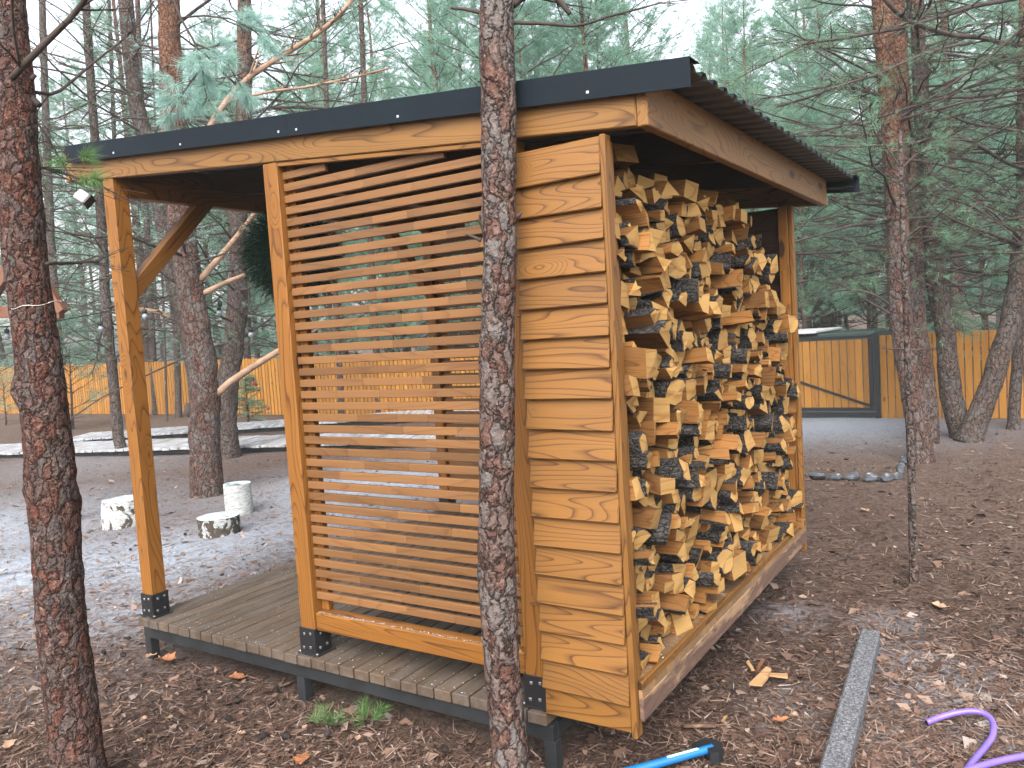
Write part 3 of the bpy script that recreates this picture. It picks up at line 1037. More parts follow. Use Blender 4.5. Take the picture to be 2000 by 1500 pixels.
# little dark outbuilding beyond the gate
bz = tag(empty("outbuilding", (-2.6, 15.0, 0)), "small dark green outbuilding with pale flat roof beyond the sliding gate", "building")
M['dkgreen'] = plain("dark_green_panel", (0.016, 0.030, 0.028), 0.6, vary=0.3)
M['paleroof'] = plain("pale_flat_roof", (0.45, 0.45, 0.46), 0.6, vary=0.15)
mb = MB(); mb.box(-5.2, -0.95, 15.0, 17.5, 0, 1.16, 'x', bev=0.02); under(mb, "wall", M['dkgreen'], bz)
mb = MB(); mb.box(-5.4, -2.05, 14.8, 17.6, 1.18, 1.23, 'x', bev=0.01); under(mb, "roof", M['paleroof'], bz)
mb = MB(); mb.box(-2.9, -2.55, 14.96, 15.0, 0.4, 1.1, 'x', bev=0.01); under(mb, "window", M['steel'], bz)

# ------------------------------------------------------------------ boardwalks
def boardwalk(a, b, w, h, zoff):
    a, b = np.array(a[:2]), np.array(b[:2])
    d = (b - a) / np.linalg.norm(b - a)
    nrm = np.array([-d[1], d[0]])
    L = np.linalg.norm(b - a)
    mb = MB()
    s = 0.0
    while s < L:
        p = a + d * s
        o = random.uniform(-.02, .02)
        mb.frame_box((*(p + nrm * o), h - 0.035 + zoff + random.uniform(-.004, .004)), (*(nrm * w), 0), (*(d * 0.14), 0), (0, 0, 0.035), bev=0.003)
        s += 0.148
    o = tag(mb.build("path", M['walk']), kind='structure')
    mb = MB()
    for off in (0.12, w - 0.18):
        mb.frame_box((*(a + nrm * off), 0.005), (*(d * L), 0), (*(nrm * 0.06), 0), (0, 0, h - 0.042), bev=0.003)
    mb.build("path_bearer", M['frame'], None)['kind'] = 'structure'
M['walk'] = wood("frosted_boardwalk", (0.20, 0.185, 0.175), (0.13, 0.11, 0.10), rough=0.8, knots=False, rings=3, tonevar=0.2, contrast=0.4, grime=(0.75, (0.38, 0.42, 0.48)))
A0, A1 = gp(-260, 905), gp(1120, 868)
boardwalk(A0, A1, 1.25, 0.115, 0)
B0, B1 = gp(120, 873), gp(1000, 812)
boardwalk(B0, B1, 1.2, 0.115, 0.012)

# ------------------------------------------------------------------ trees
def wob(path, n_out, amp, seed, freq=1.3):
    """resample a polyline smoothly and let it wander a little"""
    path = np.asarray(path, float)
    s = np.concatenate([[0], np.cumsum(np.linalg.norm(np.diff(path, axis=0), axis=1))])
    t = np.linspace(0, s[-1], n_out)
    P = np.column_stack([np.interp(t, s, path[:, k]) for k in range(3)])
    k = max(1, n_out // max(2, 2 * (len(path) - 1)))
    if k > 1 and n_out > 8:
        ker = np.ones(2 * (k // 2) + 1); ker /= len(ker)
        pad = len(ker) // 2
        for c in range(3):
            e = np.pad(P[:, c], pad, mode='reflect', reflect_type='odd')
            P[:, c] = np.convolve(e, ker, 'valid')
    q = np.column_stack([t * freq, np.full(n_out, seed * 3.7), np.zeros(n_out)])
    for c in range(3):
        P[:, c] += (vnoise(q + c * 11.3, seed) - 0.5) * amp
    return P, t

def trunk_mesh(path, r0, r1, seed, sides=28, seg=0.04, tone=(0.0, 0.2), disp=0.06, foot=1.25, knots=0, wander=0.03):
    path = np.asarray(path, float)
    Ltot = np.linalg.norm(np.diff(path, axis=0), axis=1).sum()
    n = max(12, int(Ltot / seg))
    P, t = wob(path, n, wander, seed)
    f = t / t[-1]
    rad = r0 + (r1 - r0) * f
    rad = rad * (1 + (foot - 1) * np.exp(-t / (2.2 * r0)))
    T = np.gradient(P, axis=0); T /= np.linalg.norm(T, axis=1)[:, None]
    A = np.cross(T, [1.0, 0.1, 0]); A /= np.linalg.norm(A, axis=1)[:, None]
    B = np.cross(T, A)
    th = np.arange(sides) / sides * 2 * math.pi
    d = np.cos(th)[None, :, None] * A[:, None] + np.sin(th)[None, :, None] * B[:, None]
    base = P[:, None] + rad[:, None, None] * d
    q = base.reshape(-1, 3) * np.array([1, 1, .55])
    lump = fbm(q * 7 + seed, 2, seed) - 0.5
    pl = np.abs(fbm(q * 26 + seed, 3, seed + 5) - 0.5) * 2
    dsp = (lump * 0.30 + (pl - .25) * disp * 3.2 * .5)
    r_ = rad[:, None] * (1 + dsp.reshape(n, sides))
    for k in range(knots):
        rr = np.random.default_rng(seed * 31 + k)
        tk, ak = rr.uniform(.1, .95) * t[-1], rr.uniform(0, 6.28)
        dd = ((t[:, None] - tk) / (r0 * .5)) ** 2 + (np.angle(np.exp(1j * (th[None] - ak))) / .45) ** 2
        r_ = r_ + r0 * 0.22 * np.exp(-dd)
    V = (P[:, None] + r_[:, :, None] * d).reshape(-1, 3)
    i = np.arange(n - 1)[:, None] * sides
    j = np.arange(sides)[None]; j2 = (j + 1) % sides
    Q = np.stack([i + j, i + j2, i + sides + j2, i + sides + j], -1).reshape(-1, 4)
    tn = np.repeat(tone[0] + (tone[1] - tone[0]) * f, sides)
    mb = MB()
    mb.add(V, [Q], V + seed * 1.37, tn, 0, True)
    for e, fl in ((0, 1), (n - 1, -1)):
        ring = V[e * sides:(e + 1) * sides]
        mb.ngon(ring[::fl] if e else ring[::-1], None, float(tn[e * sides]), 0)
    return mb, P, rad

def branchlets(P, rad, r, n, lmin, lmax, ang=(35, 65), vert=30, K=4, s0=0.2, s1=1.0, rr=0.35, droop=0.0, curl=0.25):
    """side shoots off a set of paths; P (N,K0,3)"""
    N, K0, _ = P.shape
    tot = N * n
    which = np.repeat(np.arange(N), n)
    s = r.uniform(s0, s1, tot) * (K0 - 1)
    i = np.minimum(s.astype(int), K0 - 2)
    f = (s - i)[:, None]
    base = P[which, i] * (1 - f) + P[which, i + 1] * f
    T = P[which, i + 1] - P[which, i]
    T /= np.linalg.norm(T, axis=1)[:, None] + 1e-9
    upv = np.tile([0.0, 0, 1], (tot, 1))
    side = np.cross(T, upv); side /= np.linalg.norm(side, axis=1)[:, None] + 1e-9
    sg = np.where(r.random(tot) < .5, -1.0, 1.0)[:, None]
    a = np.radians(r.uniform(*ang, tot))[:, None]
    vr = np.radians(r.uniform(-vert, vert, tot))[:, None]
    upn = np.cross(side, T)
    D = T * np.cos(a) + (side * sg * np.cos(vr) + upn * np.sin(vr)) * np.sin(a)
    tipf = 1 - 0.65 * (s / (K0 - 1))
    ln = (lmin + (lmax - lmin) * r.random(tot) ** 1.5) * tipf * 1.3
    u = np.linspace(0, 1, K)
    bend = r.normal(size=(tot, 3)) * curl
    bend[:, 2] -= droop
    Q = base[:, None] + D[:, None] * (u[None, :, None] * ln[:, None, None]) + bend[:, None] * (u[None, :, None] ** 2 * ln[:, None, None] * .5)
    # pulled along the parent at the tip
    Q += T[:, None] * (u[None, :, None] ** 2 * ln[:, None, None] * .25)
    rb = rad[which, i] * rr
    Rr = rb[:, None] * (1 - 0.75 * u[None])
    return Q, np.maximum(Rr, 0.0007)

def needles_on(mb, P, r, per, ln=(0.05, 0.075), wd=0.0016, start=0.25, spread=1.0, tone=(0.2, 0.8), dirw=0.75):
    N, K, _ = P.shape
    tot = N * per
    which = np.repeat(np.arange(N), per)
    s = (start + (1 - start) * r.random(tot)) * (K - 1)
    i = np.minimum(s.astype(int), K - 2)
    f = (s - i)[:, None]
    base = P[which, i] * (1 - f) + P[which, i + 1] * f
    T = P[which, i + 1] - P[which, i]
    T /= np.linalg.norm(T, axis=1)[:, None] + 1e-9
    q = r.normal(size=(tot, 3)); q -= T * (q * T).sum(1)[:, None]
    q /= np.linalg.norm(q, axis=1)[:, None] + 1e-9
    D = T * dirw + q * spread * r.uniform(.45, 1.0, tot)[:, None]
    tn = np.clip(np.repeat(r.uniform(tone[0], tone[1], N), per) + r.normal(size=tot) * 0.08, 0, 0.97)
    needles(mb, base, D, r.uniform(ln[0], ln[1], tot), wd, tn, r)

def grow_pine(seed, H, r0, zlive, zdead, spread, nper, nw=0.004, lean=(0, 0), whorl=0.5, fine=1.0, deadl=0.8, trunk_tone=(0.0, 1.3), nl=(.06, .09)):
    """pine standing at the origin: trunk, branches and needle builders"""
    r = np.random.default_rng(seed)
    zz = np.linspace(0, H, 7)
    path = np.column_stack([lean[0] * zz / H + r.normal(size=7) * .04 * np.minimum(zz, 1), lean[1] * zz / H + r.normal(size=7) * .04 * np.minimum(zz, 1), zz])
    tm, P, rad = trunk_mesh(path, r0, r0 * 0.12, seed, sides=10, seg=0.22, tone=trunk_tone, disp=0.05, foot=1.3)
    br, cr = MB(), MB()
    z = zdead
    live, dead, lr, dr = [], [], [], []
    K = 7
    u = np.linspace(0, 1, K)
    while z < H * 0.97:
        nb = r.integers(3, 6)
        a0 = r.uniform(0, 6.28)
        for b in range(nb):
            zb = z + r.uniform(-.12, .12)
            c = np.array([np.interp(zb, P[:, 2], P[:, k]) for k in range(3)])
            az = a0 + b * 6.28 / nb + r.uniform(-.4, .4)
            isl = zb > zlive + r.uniform(-.6, .6)
            if isl:
                tt = np.clip((zb - zlive) / (H - zlive), 0, 1)
                L = spread * ((1 - tt) ** 0.75 * (0.55 + 0.45 * min(1, tt * 4 + .35))) * r.uniform(.75, 1.15) + 0.15
                el = R(r.uniform(8, 30) + 25 * tt)
            else:
                if r.random() > deadl: continue
                L = spread * r.uniform(.35, .95)
                el = R(r.uniform(-12, 25))
            d = np.array([math.cos(az) * math.cos(el), math.sin(az) * math.cos(el), math.sin(el)])
            bend = r.normal(size=3) * .18 + np.array([0, 0, .18 if isl else -.12])
            p = c + d * (u * L)[:, None] + bend * ((u ** 2) * L * .7)[:, None] + (r.normal(size=(K, 3)) * 0.02 * L * u[:, None])
            rb = np.clip(0.010 * L + 0.004, .005, r0 * .35) * (1 - .8 * u)
            (live if isl else dead).append(p); (lr if isl else dr).append(rb)
        z += whorl * r.uniform(.75, 1.25)
    for pl, rl, alive in ((live, lr, True), (dead, dr, False)):
        if not pl: continue
        pl, rl = np.array(pl), np.array(rl)
        batch_tubes(br, pl, rl, 4)
        L2, R2 = branchlets(pl, rl, r, int((11 if alive else 9) * fine), .22, .95 if alive else .8, vert=35, droop=0.1 if not alive else -.1)
        batch_tubes(br, L2, R2, 3)
        if alive:
            L3, R3 = branchlets(L2, R2, r, int(6 * fine), .10, .34, K=3, s0=.3, rr=.6)
            batch_tubes(br, L3, np.maximum(R3, .0015), 3)
            needles_on(cr, L3, r, nper, nl, nw, .05)
            needles_on(cr, L2, r, nper, nl, nw, .55)
            needles_on(cr, pl[:, -3:], r, nper * 2, nl, nw, .2)
        else:
            L3, R3 = branchlets(L2, R2, r, 3, .08, .3, K=3, rr=.55)
            batch_tubes(br, L3, np.maximum(R3, .001), 3)
    return tm, br, cr

# a handful of pine forms, each then copied with its trunk, branches and crown
FORMS = []
def pine_form(seed, bark_m, need_m, **k):
    tm, br, cr = grow_pine(seed, **k)
    root = empty("pine_tree", (0, 0, 0))
    t = tm.build("trunk", bark_m, root)
    b = br.build("branches", M['twig'], root)
    c = cr.build("crown", need_m, root)
    FORMS.append([root, t, b, c, False])
    return len(FORMS) - 1
def place_pine(form, x, y, rz, sc, label, group):
    F = FORMS[form]
    if not F[4]:
        root = F[0]; F[4] = True
    else:
        root = F[0].copy(); COL.objects.link(root)
        for ch in F[1:4]:
            c = ch.copy(); COL.objects.link(c); c.parent = root
    root.location = (x, y, -0.02); root.rotation_euler = (0, 0, rz); root.scale = (sc, sc, sc)
    tag(root, label, "pine tree", group)
    return root
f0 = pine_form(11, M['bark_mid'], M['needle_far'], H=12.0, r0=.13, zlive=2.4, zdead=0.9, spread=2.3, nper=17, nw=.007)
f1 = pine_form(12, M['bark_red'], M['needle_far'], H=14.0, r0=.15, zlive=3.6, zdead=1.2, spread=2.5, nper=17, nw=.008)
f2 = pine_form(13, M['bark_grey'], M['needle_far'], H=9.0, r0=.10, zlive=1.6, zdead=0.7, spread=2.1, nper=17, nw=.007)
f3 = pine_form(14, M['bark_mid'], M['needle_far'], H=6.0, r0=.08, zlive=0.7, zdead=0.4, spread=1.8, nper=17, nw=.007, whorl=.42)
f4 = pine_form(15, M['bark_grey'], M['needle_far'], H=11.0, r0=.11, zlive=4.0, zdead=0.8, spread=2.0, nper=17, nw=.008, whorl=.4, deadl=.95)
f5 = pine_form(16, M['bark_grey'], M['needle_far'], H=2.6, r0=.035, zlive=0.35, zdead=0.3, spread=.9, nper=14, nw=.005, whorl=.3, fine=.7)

rf_ = random.Random(21)
GF = "pines of the wood beyond the plank fence"
spots = []
def try_spot(dmin, dmax, umin, umax, sep, n):
    k = 0
    for _ in range(n * 40):
        u = rf_.uniform(umin, umax)
        d = dmin + (dmax - dmin) * rf_.random() ** .8
        p = dp(u, 640, d)
        if p[1] < FY + 1.0: continue
        if -5.6 < p[0] < 0.3 and p[1] < 18.5: continue
        if any((p[0] - a) ** 2 + (p[1] - b) ** 2 < sep * sep for a, b in spots): continue
        spots.append((p[0], p[1])); k += 1
        yield p
        if k >= n: return
LAB = {0: "tall pine with bare lower trunk in the wood beyond the plank fence", 1: "tall reddish trunked pine in the wood beyond the plank fence", 2: "bushy mid height pine in the wood beyond the plank fence",
       3: "low bushy young pine just beyond the plank fence", 4: "twiggy pine with mostly dead branches beyond the plank fence"}
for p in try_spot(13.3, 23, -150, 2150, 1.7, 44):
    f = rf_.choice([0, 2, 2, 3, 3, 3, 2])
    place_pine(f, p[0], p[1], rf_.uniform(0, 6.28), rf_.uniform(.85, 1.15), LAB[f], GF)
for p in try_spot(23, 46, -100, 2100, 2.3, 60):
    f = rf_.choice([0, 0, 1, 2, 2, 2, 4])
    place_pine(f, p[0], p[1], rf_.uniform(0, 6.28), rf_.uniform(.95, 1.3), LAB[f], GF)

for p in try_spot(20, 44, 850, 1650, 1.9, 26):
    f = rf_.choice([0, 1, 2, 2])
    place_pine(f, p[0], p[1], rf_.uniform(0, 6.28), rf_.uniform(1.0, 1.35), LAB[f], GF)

# ---- the pines inside the plot, each built from where it stands in the photo
def pixpath(pts, base_uv, z0=-0.03):
    """trunk line given in picture points, standing upright over its foot: depth of the foot is kept"""
    b = gp(*base_uv)
    d = depth_of(b)
    P = [dp(u, v, d) for u, v in pts]
    P[0] = np.array([b[0], b[1], z0])
    return np.array(P), d
def own_pine(label, pts, wpx, bark_m, tone, seed, limbs=(), sides=28, seg=.05, knots=5, crown_m=None, cat="pine tree", disp=.06, foot=1.2, extra=None, autod=None, name="pine_tree", wander=0.0):
    """pts from foot to top; wpx (foot, top) thickness in picture points"""
    base = pts[0]
    P, d = pixpath(pts, base)
    root = empty(name, (P[0][0], P[0][1], 0))
    tag(root, label, cat)
    r0, r1 = wpx[0] / FPX * d / 2, wpx[1] / FPX * d / 2
    tm, PP, rad = trunk_mesh(P, r0, r1, seed, sides=sides, seg=seg, tone=tone, disp=disp, foot=foot, knots=knots, wander=wander)
    under(tm, "trunk", bark_m, root)
    r = np.random.default_rng(seed)
    br, cr = MB(), MB()
    for lb in limbs:
        build_limb(br, cr, r, d, **lb)
    if autod:
        auto_dead(br, cr, r, PP, rad, **autod)
    if br.n: under(br, "branches", [M['twig'], M['palelimb']], root)
    if cr.n: under(cr, "crown", crown_m or M['needle'], root)
    return root, d
def build_limb(br, cr, r, d, pts, w0, w1, dd=None, mat=0, tw=14, tl=(.15, .6), live=0.0, per=26, nw=.0022, sub=4, nl=(.05, .08), droop=.1, s0=.1, tips=0, curl=.25, tone=(.2, .8), K=14):
    """limb along picture points (u,v[,depth offset]); twigs and tufts grow on it"""
    P = np.array([dp(p[0], p[1], d + (p[2] if len(p) > 2 else (dd or 0))) for p in pts])
    PP, t = wob(P, K, .02 * np.linalg.norm(P[-1] - P[0]) , int(r.integers(1000)))
    f = t / t[-1]
    dm = np.mean([depth_of(q) for q in P])
    rad = (w0 + (w1 - w0) * f) / FPX * dm / 2
    br.tube(PP, rad, 7, r.uniform(.3, .7), mat)
    if tw:
        L2, R2 = branchlets(PP[None], rad[None], r, tw, tl[0], tl[1], vert=45, s0=s0, droop=droop, curl=curl, rr=.5)
        R2 = np.maximum(R2, .0012)
        batch_tubes(br, L2, R2, 4, r.uniform(.2, .8, len(L2)), mat)
        if sub:
            L3, R3 = branchlets(L2, R2, r, sub, tl[0] * .5, tl[1] * .5, K=4, rr=.6, curl=curl)
            batch_tubes(br, L3, np.maximum(R3, .0010), 3, r.uniform(.2, .8, len(L3)), 0)
            if live > 0:
                m = r.random(len(L3)) < live
                if m.any(): needles_on(cr, L3[m], r, per, nl, nw, .1, tone=tone)
        if live > 0:
            m = r.random(len(L2)) < live
            if m.any(): needles_on(cr, L2[m], r, per, nl, nw, .5, tone=tone)
    if tips:
        needles_on(cr, PP[None, -4:], r, tips, nl, nw, .1, tone=tone)
def auto_dead(br, cr, r, PP, rad, n=30, z=(1.0, 5.0), L=(.4, 1.8), live=0.0, per=16, nw=.003, sub=3, tw=7, el=(-15, 30), nl=(.05, .08)):
    sel = np.where((PP[:, 2] > z[0]) & (PP[:, 2] < z[1]))[0]
    if len(sel) == 0: return
    K = 7
    u = np.linspace(0, 1, K)
    pl, rl = [], []
    for _ in range(n):
        i = r.choice(sel)
        az, e = r.uniform(0, 6.28), R(r.uniform(*el))
        LL = L[0] + (L[1] - L[0]) * r.random() ** 1.3
        dv = np.array([math.cos(az) * math.cos(e), math.sin(az) * math.cos(e), math.sin(e)])
        pl.append(PP[i] + dv * (u * LL)[:, None] + (r.normal(size=3) * .25 + [0, 0, -.05]) * ((u ** 2) * LL * .6)[:, None] + r.normal(size=(K, 3)) * .018 * LL * u[:, None])
        rl.append(np.clip(.0075 * LL + .002, .003, .02) * (1 - .8 * u))
    pl, rl = np.array(pl), np.array(rl)
    batch_tubes(br, pl, rl, 5, r.uniform(.2, .8, len(pl)))
    L2, R2 = branchlets(pl, rl, r, tw, .15, .7, vert=40, droop=.1, rr=.5)
    batch_tubes(br, L2, np.maximum(R2, .0013), 3, r.uniform(.2, .8, len(L2)))
    L3, R3 = branchlets(L2, R2, r, sub, .06, .3, K=4, rr=.6)
    batch_tubes(br, L3, np.maximum(R3, .0010), 3, .5)
    if live > 0:
        m = r.random(len(L3)) < live
        if m.any(): needles_on(cr, L3[m], r, per, nl, nw, .05)

# two thin trunks close to the camera
t1, d1 = own_pine("thick red brown pine trunk with a wire tied round it, close to the camera",
    [(160, 1560), (147, 1450), (136, 1340), (122, 1200), (108, 1060), (95, 900), (82, 760), (62, 620), (48, 500), (38, 380), (30, 260), (20, 120), (4, -30), (-15, -200)], (92, 74), M['bark_red'], (0.05, .42), 31, sides=110, seg=.011, disp=.075, knots=5,
    limbs=[dict(pts=[(20, 158, -.05), (45, 130, -.1), (87, 87, -.15), (140, 35, -.2), (172, -6, -.25), (200, -60, -.3)], w0=15, w1=9, tw=5, tl=(.1, .35), sub=3),
           dict(pts=[(45, 178), (60, 190), (77, 206)], w0=15, w1=12, tw=0),
           dict(pts=[(38, 165), (60, 155), (70, 146)], w0=18, w1=7, tw=0),
           dict(pts=[(60, 175, .1), (110, 180, .3), (170, 130, .6), (260, 60, .8), (300, 0, .9)], w0=7, w1=3, tw=12, tl=(.15, .5)),
           dict(pts=[(56, 224, .2), (80, 250, .2), (105, 290, .15), (125, 325, .1), (140, 352, .1)], w0=5, w1=3, tw=10, tl=(.06, .22), sub=2),
           dict(pts=[(125, 325, .1), (140, 312, .05), (168, 303, 0)], w0=3, w1=2, tw=3, tl=(.03, .08), sub=0, tips=110, live=1.0, per=60, nl=(.06, .085), nw=.002),
           dict(pts=[(140, 352, .1), (160, 352, .05), (185, 348, 0)], w0=3, w1=2, tw=3, tl=(.03, .08), sub=0, tips=110, live=1.0, per=60, nl=(.06, .085), nw=.002),
           dict(pts=[(90, 515, .0), (130, 514, .2), (190, 511, .5)], w0=7, w1=5, tw=6, tl=(.1, .4)),
           dict(pts=[(55, 325, .1), (100, 330, .2), (160, 352, .2), (200, 362, .3)], w0=6, w1=4, tw=6, tl=(.1, .3)),
           ], crown_m=M['needle_fresh'])
mbw = MB()
def ring_wire(pts, rad, root, name, mat):
    mbx = MB(); mbx.tube(np.array(pts), rad, 6); return mbx
# wire loop tied round the left trunk
c0 = dp(71, 595, d1); c1 = dp(60, 540, d1)
wl = []
for k in range(33):
    a = k / 32 * 2 * math.pi
    rr_ = 43 / FPX * d1
    wl.append(c0 + np.array([math.cos(a) * rr_, math.sin(a) * rr_, 0.004 * math.sin(5 * a) + .012 * math.sin(a)]))
mb = MB(); mb.tube(np.array(wl), .0014, 6)
M['wire'] = plain("dull_wire", (0.55, 0.52, 0.47), 0.5, 0.6)
tag(mb.build("wire_loop", M['wire'], None, loc=c0), "thin wire loop tied round the thick red brown trunk close to the camera", "wire")
t2, d2 = own_pine("slim flaky barked pine trunk standing right in front of the slatted wall and lapped cladding",
    [(1003, 1580), (1000, 1500), (988, 1370), (977, 1220), (969, 1080), (968, 960), (970, 820), (971, 700), (974, 600), (977, 500), (976, 400), (974, 250), (972, 100), (972, -30), (974, -220)], (72, 66), M['bark_mid'], (-.1, .22), 32, sides=110, seg=.010, disp=.085, knots=4,
    limbs=[dict(pts=[(1004, 45), (1060, 47), (1120, 52), (1150, 47), (1190, 32), (1240, 20), (1292, 5)], w0=7.5, w1=3, tw=7, tl=(.08, .3), sub=2, s0=.3),
           dict(pts=[(945, 26), (910, 18), (880, 15)], w0=9, w1=5, tw=0),
           dict(pts=[(1000, 10), (1025, -8), (1060, -40)], w0=16, w1=9, tw=3),
           dict(pts=[(1084, -10), (1100, 10), (1114, 27)], w0=13, w1=9, tw=0),
           dict(pts=[(940, 470), (925, 463), (908, 457)], w0=8, w1=3, tw=0),
           dict(pts=[(1004, 425), (1014, 420), (1017, 415)], w0=12, w1=7, tw=0)])

# pines left of the shed, seen through its open side
own_pine("stout forked pine with pale cut branch stubs, behind the birch stumps",
    [(404, 968), (402, 920), (399, 870), (400, 820), (402, 770), (395, 700), (384, 640), (371, 570), (364, 500), (352, 420), (341, 300), (336, 200), (332, 100), (328, -10), (325, -120)], (58, 38), M['bark_mid'], (-.25, 1.15), 41, sides=48, seg=.04, knots=7, disp=.07, foot=1.12,
    limbs=[dict(pts=[(425, 770), (445, 750), (490, 720), (550, 683), (600, 655)], w0=15, w1=11, mat=1, tw=3, sub=0, s0=.7),
           dict(pts=[(392, 547), (420, 512), (455, 470), (480, 440), (503, 408)], w0=14, w1=9, mat=1, tw=2, sub=2, s0=.6),
           dict(pts=[(398, 573), (440, 552), (478, 537)], w0=12, w1=8, mat=1, tw=0),
           dict(pts=[(372, 330), (406, 252), (427, 217), (455, 182), (490, 150), (525, 126), (577, 94), (623, 66), (665, 31), (690, -5)], w0=14, w1=8, mat=1, tw=14, tl=(.2, .7), sub=4, s0=.3),
           dict(pts=[(440, 200), (470, 190), (525, 178), (595, 171), (700, 150), (760, 135)], w0=6, w1=4, mat=1, tw=14, tl=(.2, .6)),
           dict(pts=[(375, 790), (372, 800), (366, 812)], w0=26, w1=20, tw=0),
           dict(pts=[(322, -30), (340, 0), (353, 35), (381, 84), (395, 130), (399, 168)], dd=-3.0, w0=6, w1=3, tw=10, tl=(.1, .35), live=.8, tips=160, per=60, nl=(.07, .11), nw=.0026),
           dict(pts=[(353, 35), (400, 30), (450, 36), (500, 60), (540, 100)], dd=-3.0, w0=4, w1=2, tw=8, tl=(.1, .3), live=.9, tips=260, per=60, nl=(.07, .11), nw=.0026, s0=.4),
           dict(pts=[(381, 84), (420, 100), (455, 140), (478, 185)], dd=-3.0, w0=4, w1=2, tw=8, tl=(.1, .3), live=.9, tips=260, per=60, nl=(.07, .11), nw=.0026),
           dict(pts=[(395, 130), (372, 160), (345, 200), (320, 240)], dd=-3.0, w0=4, w1=2, tw=8, tl=(.1, .3), live=.9, tips=260, per=60, nl=(.07, .11), nw=.0026),
           dict(pts=[(399, 168), (405, 190), (392, 215)], dd=-3.0, w0=3, w1=2, tw=5, tl=(.08, .2), live=.9, tips=200, per=60, nl=(.07, .11), nw=.0026)],
    crown_m=M['needle_frost'], autod=dict(n=44, z=(2.4, 6.5), L=(.5, 2.6), live=.14, nw=.0035))
own_pine("grey barked pine stem leaning outward behind the stout forked pine",
    [(396, 880), (392, 800), (383, 720), (368, 660), (352, 600), (338, 540), (326, 470), (318, 420), (300, 330), (270, 220), (255, 120), (245, 0), (240, -100)], (38, 26), M['bark_grey'], (-.3, .5), 42, sides=36, seg=.05, knots=5,
    limbs=[dict(pts=[(335, 622, 0), (310, 610, -.1), (285, 607, -.2), (240, 600, -.3)], w0=11, w1=9, mat=1, tw=4, tl=(.1, .4)),
           dict(pts=[(345, 545), (300, 520), (240, 470), (190, 400)], w0=8, w1=3, tw=16),
           dict(pts=[(318, 420), (285, 375), (262, 330), (240, 280)], w0=9, w1=3, tw=12)],
    autod=dict(n=66, z=(1.8, 7.0), L=(.5, 3.0), live=.2, nw=.004))
own_pine("rough dark pine trunk just behind the stout forked pine, on its shed side",
    [(446, 893), (440, 830), (445, 760), (452, 700), (460, 640), (466, 585), (462, 520), (462, 450), (473, 300), (478, 150), (477, 0), (478, -100)], (43, 24), M['bark_grey'], (-.3, .85), 43, sides=36, seg=.05, knots=6,
    limbs=[dict(pts=[(465, 250), (480, 224), (525, 210), (595, 210), (682, 213)], w0=7, w1=4, tw=16, tl=(.2, .7)),
           dict(pts=[(478, 610), (520, 618), (560, 610)], w0=5, w1=2, tw=8)],
    autod=dict(n=80, z=(1.6, 7.0), L=(.6, 3.0), live=.22, nw=.004))
own_pine("thin dark leaning pine trunk standing in the boardwalk by the shed's open corner post",
    [(238, 888), (228, 830), (222, 750), (214, 680), (207, 600), (202, 500), (192, 350), (180, 200), (170, 50), (165, -80)], (21, 14), M['bark_grey'], (-.4, .3), 44, sides=24, seg=.06, knots=4,
    limbs=[dict(pts=[(207, 628), (195, 660), (190, 700), (180, 730)], w0=5, w1=2, tw=12, tl=(.1, .5)),
           dict(pts=[(205, 600), (240, 598), (300, 570)], w0=6, w1=4, tw=8)],
    autod=dict(n=90, z=(1.5, 7.0), L=(.5, 2.8), live=.2, nw=.0045))
own_pine("slim pine trunk with drooping twigs directly behind the thick red brown trunk",
    [(120, 842), (117, 780), (114, 700), (110, 620), (100, 480), (92, 300), (85, 100), (80, -80)], (17, 12), M['bark_grey'], (-.3, .4), 45, sides=18, seg=.08,
    autod=dict(n=90, z=(1.2, 8.0), L=(.6, 3.2), live=.3, nw=.005))
own_pine("dark pine trunk leaning in front of the fence at the picture's left edge",
    [(24, 798), (12, 750), (-2, 700), (-20, 620), (-40, 500), (-70, 300), (-100, 0)], (26, 18), M['bark_grey'], (-.4, .3), 46, sides=18, seg=.08,
    autod=dict(n=50, z=(1.6, 9.0), L=(.8, 3.2), live=.22, nw=.007))
GT = "slim dark trunks in front of the long fence"
for k, (u, v, w, top, lb) in enumerate([(304, 810, 13, 292, "dark slim trunk by the fence, nearest the shed's corner post on its inner side"), (349, 816, 13, 341, "dark slim trunk by the fence, the middle of three"),
                             (366, 806, 11, 360, "dark slim trunk by the fence, half hidden by the stout forked pine"), (326, 824, 5, 318, "very thin sapling stem by the fence between two dark slim trunks"),
                             (741, 812, 14, 728, "dark trunk by the fence seen through the slats, the thicker one"), (668, 830, 12, 655, "dark trunk by the fence seen through the slats, near the wall's post"), (246, 800, 10, 236, "thin dark trunk close behind the leaning one in the boardwalk")]):
    own_pine(lb, [(u, v), ((u * 2 + top) / 3, v - 100), (top, v - 260), (top - 12, v - 500), (top - 25, v - 850)], (w, w * .7), M['bark_grey'], (-.4, .5), 60 + k, sides=14, seg=.12,
             autod=dict(n=34 if w > 6 else 8, z=(1.8, 9.0), L=(.6, 2.4), live=.18, nw=.007))
# small bluish young pine by the fence
b = gp(143, 838)
place_pine(f5, b[0], b[1], 1.0, .95, "small bluish young pine with sparse needles beside the thick red brown trunk", None)
b = gp(12, 830)
place_pine(f5, b[0], b[1], 2.4, .6, "tiny sparse young pine near the leaning dark trunk by the long fence", None)

